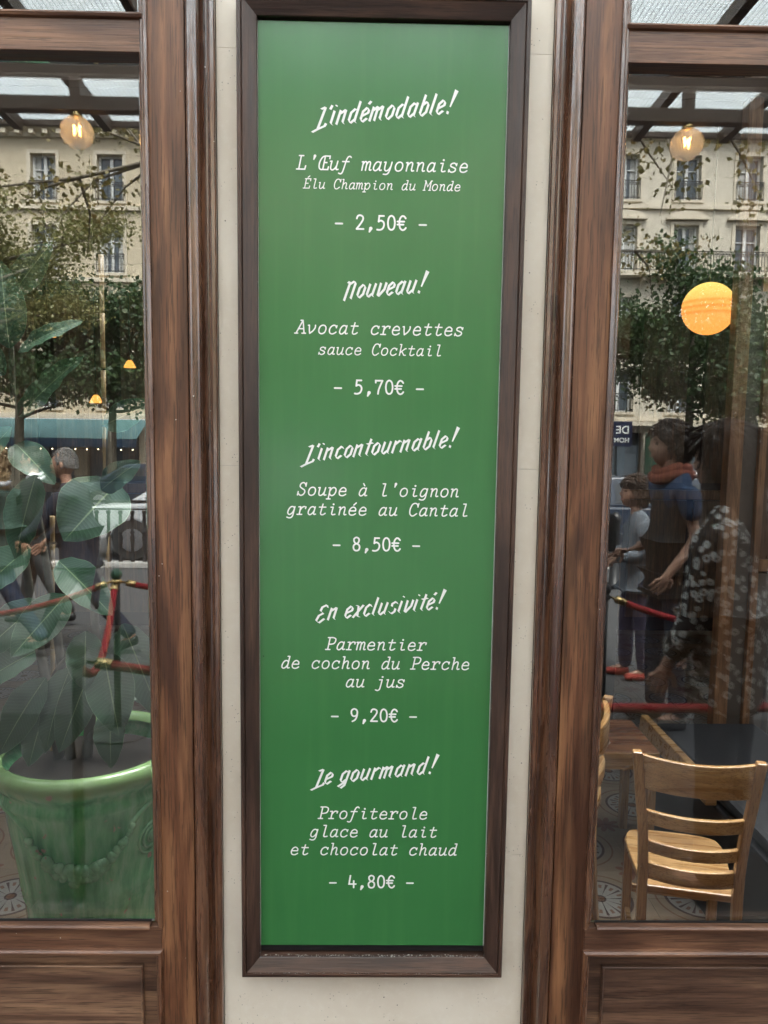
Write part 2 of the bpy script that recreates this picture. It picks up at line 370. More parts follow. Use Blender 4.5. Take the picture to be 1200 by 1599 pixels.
# dust on the inner ledge
m = MB(); rr = random.Random(3)
for k in range(330):
    e = rr.random()
    if e < .62: x = rr.uniform(-.203, .224); z = .5982+rr.random()*.0006; y = rr.uniform(-.0208, -.0150); s = rr.uniform(.0003, .0009)*(2 if rr.random() < .12 else 1)
    elif e < .8: x = rr.choice((-.2037, .2262))+rr.uniform(-.001, .001); z = .60+rr.random()**1.6*1.68; y = -.0206; s = rr.uniform(.0002, .0008)
    else: x = rr.uniform(-.235, .257); z = .5735+rr.uniform(-.001, .001); y = -.0338; s = rr.uniform(.0002, .0007)
    m.box(x-s, x+s, y-s*.6, y+s*.6, z-s*.2, z+s*.5)
tag(m.build('dust', DUST, mbd), kind='stuff')
# ---- lettering
def ribbon(m, pts, wd, y, closed=False, cap=True, dy=0):
    P = [np.array(p, float) for p in pts]
    Q = [P[0]]
    for p in P[1:]:
        if np.linalg.norm(p-Q[-1]) > 1e-6: Q.append(p)
    P = Q; n = len(P)
    if n < 2: return
    h = wd/2; Lf, Rt = [], []
    for i in range(n):
        if closed: a, b, c = P[i-1], P[i], P[(i+1) % n]
        else: a, b, c = P[max(i-1, 0)], P[i], P[min(i+1, n-1)]
        d1 = b-a; d2 = c-b
        if np.linalg.norm(d1) < 1e-9: d1 = d2
        if np.linalg.norm(d2) < 1e-9: d2 = d1
        d1 = d1/np.linalg.norm(d1); d2 = d2/np.linalg.norm(d2); t = d1+d2
        if np.linalg.norm(t) < .2: t = d1
        t = t/np.linalg.norm(t); nrm = np.array([-t[1], t[0]]); k = min(1.5, 1/max(.3, abs(nrm@np.array([-d1[1], d1[0]]))))
        Lf.append(b+nrm*h*k); Rt.append(b-nrm*h*k)
    vs = [(p[0], y, p[1]) for p in Lf+Rt]
    fs = [(i, i+1, n+i+1, n+i) for i in range(n-1)]
    if closed: fs.append((n-1, 0, n, 2*n-1))
    m.add(vs, fs)
    if cap and not closed:
        for e, p, q in ((0, P[0], P[1]), (1, P[-1], P[-2])):
            d = (p-q)/np.linalg.norm(p-q); a0 = math.atan2(d[1], d[0])
            arc = [p+h*np.array([math.cos(a0+t), math.sin(a0+t)]) for t in np.linspace(-math.pi/2, math.pi/2, 6)]
            m.add([(q_[0], y, q_[1]) for q_ in arc], [tuple(range(6))])
def disc(m, c, r, y, n=10):
    m.add([(c[0]+r*math.cos(2*math.pi*k/n), y, c[1]+r*math.sin(2*math.pi*k/n)) for k in range(n)], [tuple(range(n))])
BOWL = ('o', [(.73, .62), (.55, .77), (.33, .70), (.19, .42), (.19, .12), (.36, -.02), (.55, .07), (.71, .34)])
STEM = ('c', [(.76, .76), (.735, .4), (.73, .12), (.79, .01), (.93, .04)])
ARCH = ('c', [(.25, .42), (.38, .66), (.56, .78), (.70, .68), (.71, .4), (.71, .12), (.78, .01), (.92, .04)])
UB = ('c', [(.22, .76), (.20, .35), (.25, .06), (.42, -.02), (.60, .10), (.73, .36)])
EB = [('l', [(.20, .40), (.79, .40)]), ('c', [(.79, .40), (.76, .62), (.52, .78), (.29, .66), (.18, .36), (.27, .07), (.50, -.02), (.70, .02), (.85, .13)])]
G1 = {
 'a': [BOWL, STEM], 'c': [('c', [(.79, .60), (.66, .75), (.48, .78), (.28, .65), (.18, .38), (.26, .09), (.48, -.02), (.68, .03), (.84, .15)]), ('l', [(.81, .74), (.79, .56)])],
 'd': [BOWL, ('l', [(.58, 1.2), (.76, 1.2)]), ('c', [(.76, 1.2), (.74, .6), (.73, .12), (.79, .01), (.93, .04)])],
 'e': EB, 'g': [BOWL, ('c', [(.76, .76), (.74, .3), (.72, -.1), (.60, -.31), (.40, -.35), (.18, -.29)])],
 'h': [('l', [(.10, 1.2), (.25, 1.2)]), ('l', [(.25, 1.2), (.25, 0)]), ARCH],
 'i': [('l', [(.30, .74), (.52, .74)]), ('c', [(.52, .75), (.50, .35), (.51, .08), (.62, 0), (.84, .05)]), ('d', (.50, 1.03, .095))],
 'j': [('l', [(.34, .74), (.60, .74)]), ('c', [(.60, .75), (.58, .15), (.54, -.22), (.38, -.35), (.16, -.29)]), ('d', (.58, 1.03, .095))],
 'k': [('l', [(.10, 1.2), (.25, 1.2)]), ('l', [(.25, 1.2), (.25, 0)]), ('l', [(.25, .28), (.74, .74), (.84, .74)]), ('l', [(.42, .44), (.74, .01), (.92, .01)])],
 'l': [('l', [(.30, 1.2), (.54, 1.2)]), ('c', [(.54, 1.2), (.51, .6), (.51, .1), (.62, 0), (.86, .05)])],
 'm': [('l', [(.02, .74), (.13, .76)]), ('l', [(.13, .76), (.13, 0)]), ('c', [(.13, .5), (.24, .72), (.36, .77), (.46, .66), (.47, .4), (.47, 0)]), ('c', [(.47, .5), (.58, .72), (.70, .77), (.80, .66), (.81, .4), (.81, .1), (.87, .01), (.97, .04)])],
 'n': [('l', [(.12, .74), (.25, .76)]), ('l', [(.25, .76), (.25, 0)]), ARCH], 'o': [('o', [(.50, .78), (.26, .67), (.17, .38), (.26, .09), (.50, -.02), (.74, .09), (.83, .38), (.74, .67)])],
 'p': [('l', [(.08, .74), (.23, .76)]), ('l', [(.23, .76), (.23, -.35)]), ('l', [(.06, -.35), (.42, -.35)]), ('c', [(.23, .42), (.38, .68), (.58, .78), (.78, .64), (.83, .38), (.72, .09), (.52, -.02), (.34, .06), (.23, .26)])],
 'r': [('l', [(.14, .74), (.33, .76)]), ('l', [(.33, .76), (.33, 0)]), ('l', [(.12, 0), (.58, 0)]), ('c', [(.33, .40), (.48, .68), (.66, .78), (.84, .72)]), ('l', [(.86, .74), (.83, .58)])],
 's': [('c', [(.77, .62), (.62, .76), (.44, .77), (.27, .68), (.28, .50), (.50, .40), (.74, .29), (.76, .11), (.60, -.01), (.40, -.02), (.20, .11)]), ('l', [(.79, .74), (.78, .56)]), ('l', [(.18, .20), (.17, .0)])],
 't': [('c', [(.46, 1.04), (.42, .5), (.41, .12), (.53, -.01), (.72, .02), (.86, .13)]), ('l', [(.17, .74), (.80, .74)])],
 'u': [('l', [(.08, .74), (.22, .76)]), UB, STEM], 'v': [('l', [(.10, .74), (.20, .76)]), ('c', [(.20, .76), (.27, .35), (.37, 0)]), ('c', [(.37, 0), (.62, .22), (.78, .52), (.77, .76)])],
 'y': [('l', [(.08, .74), (.22, .76)]), UB, ('c', [(.77, .76), (.74, .3), (.67, -.1), (.50, -.32), (.20, -.32)])],
 'f': [('c', [(.92, 1.12), (.80, 1.21), (.64, 1.15), (.53, .88), (.46, .3), (.38, -.2), (.25, -.35), (.05, -.30)]), ('l', [(.20, .74), (.80, .74)])],
 'L': [('l', [(.12, 1.2), (.52, 1.2)]), ('l', [(.30, 1.2), (.30, 0)]), ('l', [(.10, 0), (.86, 0), (.88, .30)])],
 'Œ': [('c', [(.52, 1.2), (.32, 1.12), (.16, .85), (.10, .5), (.16, .16), (.32, .01), (.52, 0)]), ('l', [(.52, 1.2), (.52, 0)]), ('l', [(.52, 1.2), (.96, 1.2), (.97, .98)]), ('l', [(.52, .62), (.78, .62)]), ('l', [(.52, 0), (.98, 0), (1.0, .24)])],
 'É': [('l', [(.14, 1.2), (.86, 1.2), (.88, .94)]), ('l', [(.28, 1.2), (.28, 0)]), ('l', [(.28, .62), (.62, .62)]), ('l', [(.10, 0), (.88, 0), (.90, .28)]), ('l', [(.46, 1.38), (.66, 1.56)])],
 'C': [('c', [(.84, .92), (.72, 1.14), (.50, 1.22), (.27, 1.1), (.14, .7), (.17, .28), (.34, .02), (.58, -.02), (.86, .20)]), ('l', [(.86, 1.2), (.85, .86)])],
 'M': [('l', [(.0, 0), (.26, 0)]), ('l', [(.13, 0), (.15, 1.2)]), ('l', [(.02, 1.2), (.15, 1.2), (.50, .45), (.85, 1.2), (.98, 1.2)]), ('l', [(.85, 1.2), (.87, 0)]), ('l', [(.74, 0), (1., 0)])],
 'A': [('l', [(.30, 1.2), (.50, 1.2)]), ('l', [(.50, 1.2), (.08, 0)]), ('l', [(-.04, 0), (.24, 0)]), ('l', [(.50, 1.2), (.84, 0)]), ('l', [(.64, 0), (.98, 0)]), ('l', [(.22, .42), (.70, .42)])],
 'S': [('c', [(.78, .96), (.64, 1.17), (.44, 1.22), (.26, 1.08), (.25, .84), (.46, .66), (.73, .5), (.80, .26), (.66, .03), (.42, -.02), (.18, .18)]), ('l', [(.80, 1.2), (.80, .88)]), ('l', [(.16, .34), (.15, 0)])],
 'P': [('l', [(.08, 0), (.50, 0)]), ('l', [(.28, 0), (.28, 1.2)]), ('l', [(.10, 1.2), (.28, 1.2)]), ('c', [(.28, 1.2), (.60, 1.2), (.84, 1.08), (.88, .86), (.78, .62), (.52, .54), (.28, .54)])],
 "'": [('w', [(.55, 1.2), (.50, .84)])], '-': [('l', [(.18, .50), (.82, .50)])], ' ': [],
 '0': [('o', [(.50, 1.3), (.26, 1.12), (.17, .65), (.26, .16), (.50, 0), (.74, .16), (.83, .65), (.74, 1.12)])],
 '2': [('c', [(.20, 1.0), (.30, 1.23), (.52, 1.3), (.76, 1.18), (.79, .92), (.60, .58), (.20, .06)]), ('l', [(.18, .03), (.84, .03)])],
 '4': [('l', [(.32, 1.3), (.18, .38), (.88, .38)]), ('l', [(.66, .72), (.66, 0)])],
 '5': [('l', [(.78, 1.27), (.34, 1.27), (.28, .74)]), ('c', [(.28, .74), (.50, .84), (.74, .70), (.80, .42), (.66, .1), (.40, -.02), (.14, .0)])],
 '7': [('l', [(.18, 1.08), (.18, 1.27), (.84, 1.27)]), ('c', [(.84, 1.27), (.62, .78), (.47, .38), (.41, 0)])],
 '8': [('o', [(.50, 1.32), (.28, 1.2), (.25, .98), (.36, .76), (.50, .70), (.64, .76), (.75, .98), (.72, 1.2)]), ('o', [(.50, .68), (.26, .55), (.19, .32), (.28, .06), (.50, -.02), (.72, .06), (.81, .32), (.74, .55)])],
 '9': [('o', [(.50, 1.32), (.25, 1.18), (.19, .9), (.30, .62), (.50, .54), (.72, .66), (.80, .92), (.74, 1.18)]), ('c', [(.80, .95), (.76, .55), (.58, .18), (.30, .0)])],
 '€': [('c', [(.86, 1.08), (.72, 1.25), (.52, 1.28), (.33, 1.06), (.25, .65), (.33, .2), (.54, 0), (.74, .04), (.88, .20)]), ('l', [(.08, .78), (.72, .78)]), ('l', [(.08, .50), (.66, .50)])],
 ',': [('w', [(.54, .10), (.38, -.28)])],
}
G1['à'] = G1['a']+[('l', [(.38, 1.20), (.54, .98)])]; G1['é'] = EB+[('l', [(.50, .98), (.70, 1.20)])]
TY = -.01245
def mono(text, x0, x1, z, price=False, slope=0.0):
    m = MB(); n = len(text); pad0, pad1 = .12, .12
    adv = (x1-x0)/(n-pad0-pad1); sl = .0 if price else .21; wd = (.168 if price else .128)*adv
    hs_ = 1.0
    big = .012 if adv > .0165 else 0
    for i, ch in enumerate(text):
        dig = ch in '0123456789€,-'
        for k, (ty, pt) in enumerate(G1[ch]):
            y = TY-.00004*k
            def T_(p): return (x0+(i-pad0+p[0]+sl*(p[1]-.35))*adv, z+p[1]*adv*hs_+slope*i)
            if ty == 'd': c = T_((pt[0], pt[1])); disc(m, c, pt[2]*adv*1.05, y); continue
            P = [T_(p) for p in pt]
            if ty == 'c': ribbon(m, catmull(P, 6), wd, y)
            elif ty == 'o': ribbon(m, catmull(P, 5, True), wd, y, closed=True)
            elif ty == 'w':
                a, b = np.array(P[0]), np.array(P[1]); d = (b-a)/np.linalg.norm(b-a); q = np.array([-d[1], d[0]])
                m.add([(p[0], y, p[1]) for p in (a+q*wd, a-q*wd, b-q*wd*.35, b+q*wd*.35)], [(0, 1, 2, 3)]); disc(m, a, wd, y-.00003)
            else: ribbon(m, P, wd, y)
    return m.build('lettering', WHITE, mbd)
for t_, a_, b_, z_ in [("L'Œuf mayonnaise", -.1354, .1598, 2.0515), ("Élu Champion du Monde", -.1243, .1477, 2.0199), ("Avocat crevettes", -.1355, .1581, 1.7724),
    ("sauce Cocktail", -.0971, .1203, 1.7364), ("Soupe à l'oignon", -.1339, .1568, 1.4851), ("gratinée au Cantal", -.1524, .1745, 1.4499),
    ("Parmentier", -.0801, .1028, 1.1994), ("de cochon du Perche", -.1632, .1843, 1.1635), ("au jus", -.0436, .0642, 1.1286),
    ("Profiterole", -.0921, .1117, .8718), ("glace au lait", -.1087, .13, .8356), ("et chocolat chaud", -.1461, .1686, .7997)]:
    mono(t_, a_, b_, z_)
for t_, a_, b_, z_ in [("- 2,50€ -", -.07, .0904, 1.9522), ("- 5,70€ -", -.0697, .0905, 1.6681), ("- 8,50€ -", -.0702, .0888, 1.3849), ("- 9,20€ -", -.0714, .0886, 1.0623), ("- 4,80€ -", -.0729, .0883, .7337)]:
    mono(t_, a_, b_, z_, True)
SA = [[(.48, .78), (.33, 1), (.12, .74), (.12, .22), (.28, 0), (.50, .26)], [(.52, 1), (.50, .14), (.62, 0)]]
SE = [[(.12, .42), (.48, .62), (.48, .82), (.33, 1), (.12, .74), (.12, .22), (.28, 0), (.52, .24)]]
G2 = {'i': ([[(.14, 1), (.14, .14), (.28, 0)], [(.16, 1.30), (.17, 1.38)]], .44), 'n': ([[(.10, 1), (.10, 0)], [(.12, .74), (.44, 1), (.46, .14), (.58, 0)]], .72),
 'd': ([[(.48, .84), (.33, 1), (.12, .74), (.12, .22), (.28, 0), (.50, .26)], [(.50, 1.5), (.50, .14), (.62, 0)]], .76), 'é': (SE+[[(.34, 1.22), (.44, 1.42)]], .64), 'e': (SE, .64),
 'm': ([[(.10, 1), (.10, 0)], [(.12, .74), (.38, 1), (.40, 0)], [(.42, .74), (.70, 1), (.72, .14), (.84, 0)]], .98), 'o': ([[(.32, 1), (.12, .74), (.12, .22), (.30, 0), (.50, .26), (.50, .78), (.32, 1)]], .66),
 'a': (SA, .76), 'b': ([[(.12, 1.5), (.12, .22), (.28, 0), (.50, .26), (.50, .78), (.36, 1), (.14, .78)]], .66), 'l': ([[(.14, 1.5), (.14, .14), (.28, 0)]], .42),
 'u': ([[(.12, 1), (.12, .20), (.26, 0), (.48, .26)], [(.52, 1), (.50, .14), (.62, 0)]], .76), 'v': ([[(.10, 1), (.14, .08), (.20, 0), (.48, .5), (.48, 1)]], .62), 'r': ([[(.10, 1), (.10, 0)], [(.12, .70), (.38, 1), (.48, .84)]], .56),
 't': ([[(.22, 1.36), (.20, .14), (.34, 0)], [(.02, .96), (.42, 1.02)]], .46), 'c': ([[(.48, .78), (.33, 1), (.12, .74), (.12, .22), (.28, 0), (.50, .24)]], .60), 's': ([[(.48, .80), (.34, 1), (.12, .84), (.14, .62), (.46, .42), (.46, .16), (.28, 0), (.06, .22)]], .60),
 'x': ([[(.04, .98), (.20, .96), (.36, .06), (.54, .02)], [(.54, .98), (.06, 0)]], .66), 'g': ([[(.48, .80), (.33, 1), (.12, .74), (.12, .22), (.28, 0), (.48, .24)], [(.52, 1), (.50, -.24), (.30, -.46), (.08, -.30), (.28, -.12), (.52, .02)]], .70),
 'N': ([[(.02, 1.18), (.12, 1.30), (.16, 1.1), (.14, -.12)], [(.16, 1.08), (.44, 1.30), (.56, 1.14), (.56, .02), (.62, -.04)]], .84), 'L': ([[(.08, 1.20), (.34, 1.32), (.26, -.20)], [(-.04, -.38), (.26, -.20), (.66, -.02), (.70, .16)]], .62),
 'E': ([[(.58, 1.06), (.46, 1.30), (.18, 1.14), (.14, .84), (.40, .62), (.14, .46), (.06, .06), (.30, -.16), (.60, .16)]], .78), '’': ([[(.12, 1.40), (.06, 1.12)]], .24), ' ': ([], .40),
 '!': ([[(.34, 1.60), (.26, .46)], [(.22, .17), (.22, -.02)]], .52)}
def script(text, a, b, top, h):
    m = MB(); sh = .33; slope = (b[1]-a[1])/(b[0]-a[0])
    tot = sum(G2[c][1] for c in text)-.3
    s = (b[0]-a[0])/tot; x = 0; nv = np.array([.175*h*.9, -.085*h])
    for i, ch in enumerate(text):
        G, adv = G2[ch]
        for k, pt in enumerate(G):
            P = []
            for p in pt:
                px = a[0]+(x+p[0])*s+p[1]*sh*h; P.append(np.array([px, a[1]+(a_off := .0)+p[1]*h+slope*(x+p[0])*s]))
            y = TY-.00003*(k+1)
            kk = 1.3 if ch == '!' and k == 0 else 1.0
            for j in range(len(P)-1):
                q = nv/2; w0 = kk*1.25 if (ch == '!' and k == 0) else 1; w1 = .55 if (ch == '!' and k == 0) else 1
                yy = y-.00001*j
                m.add([(P[j][0]-q[0]*w0, yy, P[j][1]-q[1]*w0), (P[j][0]+q[0]*w0, yy, P[j][1]+q[1]*w0), (P[j+1][0]+q[0]*w1, yy, P[j+1][1]+q[1]*w1), (P[j+1][0]-q[0]*w1, yy, P[j+1][1]-q[1]*w1)], [(0, 1, 2, 3)])
        x += adv
    return m.build('lettering', WHITE, mbd)
script("L’indémodable!", (-.1065, 2.1220), (.1221, 2.1478), 0, .0240)
script("Nouveau!", (-.0560, 1.8320), (.0782, 1.8452), 0, .0235)
script("L’incontournable!", (-.1250, 1.5445), (.1391, 1.5743), 0, .0225)
script("En exclusivité!", (-.1020, 1.2520), (.1214, 1.2770), 0, .0230)
script("Le gourmand!", (-.1045, .9365), (.1143, .9613), 0, .0235)
# ================================================================== INSIDE THE CAFE
FZ = -.10
def tile_mat():
    g = N('patterned_cement_tile'); uv = g.n('ShaderNodeTexCoord').outputs['UV']
    sp = g.n('ShaderNodeSeparateXYZ'); g.l(uv, sp.inputs[0])
    dx = g.math('SUBTRACT', 1.0, sp.outputs[0]); dy = g.math('SUBTRACT', 1.0, sp.outputs[1])
    r = g.math('SQRT', g.math('ADD', g.math('MULTIPLY', dx, dx), g.math('MULTIPLY', dy, dy)))
    th = g.math('ARCTAN2', dy, dx)
    pet = g.math('ABSOLUTE', g.math('SINE', g.math('MULTIPLY', th, 6)))
    cream, brown, ochre, grey = (.27, .21, .145), (.045, .018, .012), (.17, .08, .038), (.30, .29, .26)
    c = g.ramp(r, [(.0, ochre), (.08, brown), (.10, brown), (.12, grey), (.58, grey), (.60, brown), (.655, brown), (.66, cream), (.80, cream), (.81, ochre), (.84, ochre), (.85, cream)])
    c.node.color_ramp.interpolation = 'CONSTANT'
    inner = g.math('MULTIPLY', g.math('LESS_THAN', r, .55), g.math('GREATER_THAN', r, .12))
    c = g.mix(c, brown, g.math('MULTIPLY', inner, g.math('LESS_THAN', pet, g.math('MULTIPLY', r, .62))))
    c = g.mix(c, ochre, g.math('MULTIPLY', g.math('MULTIPLY', g.math('LESS_THAN', r, .50), g.math('GREATER_THAN', r, .38)), g.math('GREATER_THAN', pet, .9)))
    d0 = g.math('SQRT', g.math('ADD', g.math('MULTIPLY', sp.outputs[0], sp.outputs[0]), g.math('MULTIPLY', sp.outputs[1], sp.outputs[1])))
    t0 = g.math('ABSOLUTE', g.math('SINE', g.math('MULTIPLY', g.math('ARCTAN2', sp.outputs[1], sp.outputs[0]), 4)))
    c = g.mix(c, (.20, .08, .045), g.math('LESS_THAN', d0, g.math('ADD', .14, g.math('MULTIPLY', t0, .22))))
    c = g.mix(c, brown, g.math('MULTIPLY', g.noise(g.co(), 30, 5), .35), 'MIX')
    g.pr(c, .35, 0, g.noise(g.co(), 60, 3), .05); return g.m
TILE = tile_mat()
flo = empty('cafe_floor', (0, 2.4, FZ), 0); tag(flo, kind='structure')
MB().box(-5, 5, .341, 5.199, FZ-.08, FZ-.0065).build('screed', JOINT, flo)
S = .18
def tile_mesh():
    m = MB().box(-S/2+.0008, S/2-.0008, -S/2+.0008, S/2-.0008, -.006, 0); me = m.mesh('tile')
    u = me.uv_layers.new(name='UVMap')
    for p in me.polygons:
        for li in p.loop_indices:
            v = me.vertices[me.loops[li].vertex_index].co; u.data[li].uv = (v.x/S+.5, v.y/S+.5)
    me.materials.append(TILE); return me
TM = tile_mesh()
bmr = bmesh.new(); uvl = None
for i in range(-26, 27):
    for j in range(0, 26):
        cx, cy = i*S+.05, .45+j*S
        rz = {(0, 0): 0, (1, 0): math.pi/2, (1, 1): math.pi, (0, 1): -math.pi/2}[(i % 2, j % 2)]
        if 2 <= i <= 13 and j < 23 or -7 <= i < -4 and j < 7:
            o = bpy.data.objects.new('tile', TM); COL.objects.link(o); o.parent = flo; o.location = (cx, cy-2.4, 0); o.rotation_euler.z = rz
        elif cx > -4.9 and cx < 4.9 and cy < 5.1:
            b2 = bmesh.new(); b2.from_mesh(TM); b2.transform(Matrix.Translation((cx, cy-2.4, 0)) @ Matrix.Rotation(rz, 4, 'Z'))
            tmp = bpy.data.meshes.new('t'); b2.to_mesh(tmp); b2.free(); bmr.from_mesh(tmp); bpy.data.meshes.remove(tmp)
rest = bpy.data.meshes.new('tiles'); bmr.to_mesh(rest); bmr.free(); rest.materials.append(TILE)
o = bpy.data.objects.new('tiles', rest); COL.objects.link(o); o.parent = flo; tag(o, kind='stuff')
DARKP = plain('dark_red_wall_paint', (.022, .009, .007), .6)
def wall(name, x0, x1, y0, y1, z0, z1, mat, label=None):
    o = MB().box(x0, x1, y0, y1, z0, z1).build(name, mat)
    return tag(o, label or None, 'wall' if label else None, None, 'structure')
bw = empty('interior_wall', (0, 5.2, FZ)); tag(bw, kind='structure')
MB().box(-5, 5, 5.2, 5.3, FZ-.1, 2.96).build('plaster', DARKP, bw)
for k in range(-9, 9):
    MB().box(k*.55+.03, k*.55+.52, 5.165, 5.199, FZ+.12, 1.05).build('wall_panel', W_IN, bw)
    MB().box(k*.55+.08, k*.55+.47, 5.17, 5.199, 1.2, 2.7).build('wall_panel', W_IN, bw)
MB().box(-5, 5, 5.14, 5.199, 1.06, 1.14).build('dado_rail', W_INP, bw)
wall('interior_side_wall', -5.1, -5, .34, 5.3, FZ, 2.96, W_IN); wall('interior_side_wall', 5, 5.1, .34, 5.3, FZ, 2.96, W_IN)
wall('interior_ceiling', -5.1, 5.1, 1.86, 5.3, 2.96, 3.05, plain('smoked_ceiling_paint', (.05, .03, .02), .7))
wall('window_breast', -3.886, -.3885, .0215, .035, FZ, .6095, W_IN); wall('window_breast', .4165, 3.914, .0215, .035, FZ, .6095, W_IN)
# ---- glazed pot
def glaze(nm='green_glazed_terracotta', k=0.):
    g = N(nm); v = g.co(); st = g.noise(g.co(1, 1, .12), 26, 4, .6)
    c = g.ramp(st, [(.3, (.055, .28, .10)), (.5, (.15, .50, .23)), (.72, (.34, .66, .40))])
    c = g.mix(c, (.34, .56, .36), k)
    sz = g.n('ShaderNodeSeparateXYZ'); g.l(g.co(), sz.inputs[0])
    c = g.mix(c, (.22, .32, .13), g.ramp(g.math('ADD', sz.outputs[2], g.math('MULTIPLY', st, .05)), [(.715, 0.), (.745, .85)]))
    n = g.noise(v, 9, 5, .7); chip = g.ramp(g.noise(g.co(loc=(.3, .1, .2)), 17, 5, .6), [(.655, 0.), (.67, 1.)])
    c = g.mix(c, (.34, .26, .19), chip); g.pr(c, g.ramp(chip, [(0, .16), (1, .8)]), 0, n, .12, .004); return g.m
GLZ = glaze(); GLZ2 = glaze('worn_glaze_relief', .35)
PX, PY = -.852, .87
pot = empty('plant_pot', (PX, PY, FZ), 0, 'big green glazed garden pot with a moulded fruit garland, holding the large-leaved plant', 'plant pot')
prof = [(.0, .0), (.165, .0), (.172, .012), (.172, .03), (.168, .04), (.176, .20), (.184, .30), (.189, .315), (.187, .325), (.192, .335), (.190, .345), (.195, .355), (.193, .365), (.203, .43),
        (.222, .56), (.232, .62), (.238, .628), (.242, .640), (.238, .652), (.236, .662), (.244, .676), (.262, .694), (.271, .712), (.272, .730), (.264, .746), (.250, .752), (.236, .747), (.226, .73), (.216, .66), (.0, .66)]
prof = [(r_*1.06, z_) for r_, z_ in prof]; MB().lathe(prof[:-2], n=72).build('pot_body', GLZ, pot, world=False)
SOIL = plain('potting_soil', (.018, .013, .010), .95, .5, 40, bs=.9)
MB().lathe([(.228, .685), (.15, .70), (.06, .71), (.0005, .712)], n=40).build('soil', SOIL, pot, world=False)
fa = math.atan2(-1.4-PY, -PX)-.16    # towards the street
def onpot(da, z, dr=.004):
    r_ = np.interp(z, [p[1] for p in prof[:22]], [p[0] for p in prof[:22]])+dr
    return (r_*math.cos(fa+da), r_*math.sin(fa+da), z)
m = MB(); rr = random.Random(11)
for k in range(150):
    t = rr.uniform(-1, 1); da = t*.62; z = .455+.115*abs(t)**2.2+rr.uniform(-.019, .019)*(1.25-abs(t)); s = rr.uniform(.006, .013)*(1.2-.55*abs(t))
    m.ball(onpot(da, z, .010), s*1.3, 8)
m.build('fruit_garland', GLZ2, pot, world=False)
for s in (-1, 1):
    P = [onpot(s*(.60+.55*t), .565+.085*t**.6, .0) for t in np.linspace(0, 1, 9)]
    MB().tube(P, [.010-.006*t for t in np.linspace(0, 1, 9)], 8).build('garland_ribbon', GLZ2, pot, world=False)
m = MB()
for rad in (.016, .034, .050):
    ring = [onpot(.98+rad*math.cos(a)/.22, .50+rad*math.sin(a), .001) for a in np.linspace(0, 2*math.pi, 20)]
    m.tube(ring, .0045, 6, caps=False)
m.ball(onpot(.98, .50, 0), .012, 8); m.build('rosette', GLZ2, pot, world=False)
# ---- rubber plant
def leaf_mat():
    g = N('rubber_plant_leaf'); uv = g.n('ShaderNodeTexCoord').outputs['UV']; sp = g.n('ShaderNodeSeparateXYZ'); g.l(uv, sp.inputs[0])
    a = g.math('ABSOLUTE', g.math('SUBTRACT', sp.outputs[0], .5))
    vn = g.math('SINE', g.math('MULTIPLY', g.math('SUBTRACT', sp.outputs[1], g.math('MULTIPLY', a, .25)), 150))
    c = g.mix((.014, .050, .024), (.032, .090, .044), g.noise(g.co(), 8, 3))
    c = g.mix(c, (.10, .20, .11), g.ramp(vn, [(.60, 0.), (1., .22)]))
    c = g.mix(c, (.17, .25, .13), g.ramp(a, [(.006, 1.), (.02, 0.)]))
    c = g.mix(c, (.20, .30, .17), g.ramp(a, [(.486, 0.), (.496, .7)]))
    b = g.pr(c, .36, 0, vn, .10, .001); b.inputs['Coat Weight'].default_value = .1
    return g.m
LEAF = leaf_mat(); STEMM = plain('grey_brown_bark', (.085, .075, .055), .8, .4, 30)
plant = empty('rubber_plant', (PX, PY, FZ+.70), 0, 'tall rubber plant with large glossy oval leaves, growing in the green pot', 'plant')
def leaf_mesh(L, Wd, droop, fold, seed=0):
    nu, nv = 8, 12; m = MB(); vs = []; uvs = []; q = random.Random(seed)
    tw = q.uniform(-.25, .25)
    for j in range(nv+1):
        t = j/nv; wv = Wd/2*(math.sin(math.pi*min(1, t**.80*.985+.01))**.72)*(1 if t < .9 else 1-(t-.9)*4.2)
        if t > .985: wv = .001
        for i in range(nu+1):
            s = i/nu*2-1; x = s*wv; z = fold*abs(s)*wv-droop*L*t*t+math.sin(t*9+seed)*.004*abs(s)+.0035*math.sin(t*26)*abs(s)**2
            vs.append((x+tw*z, t*L, z)); uvs.append((i/nu, t))
    fs = [(j*(nu+1)+i, j*(nu+1)+i+1, (j+1)*(nu+1)+i+1, (j+1)*(nu+1)+i) for j in range(nv) for i in range(nu)]
    me = bpy.data.meshes.new('leaf'); me.from_pydata(vs, [], fs); u = me.uv_layers.new(name='UVMap')
    for p in me.polygons:
        p.use_smooth = True
        for li in p.loop_indices: u.data[li].uv = uvs[me.loops[li].vertex_index]
    me.update(); return me
O = Vector((PX, PY, FZ+.70))
def add_leaf(a, b, wd, face=(0, -1, .35), droop=.10, fold=.22, seed=0):
    a, b = Vector(a), Vector(b); L = (b-a).length; me = leaf_mesh(L, wd, droop, fold, seed); me.materials.append(LEAF)
    o = bpy.data.objects.new('leaf', me); COL.objects.link(o); o.parent = plant
    y = (b-a).normalized(); z = Vector(face); z = (z-y*z.dot(y)).normalized(); x = y.cross(z)
    o.matrix_local = Matrix.Translation(a-O) @ Matrix((x, y, z)).transposed().to_4x4()
    return o
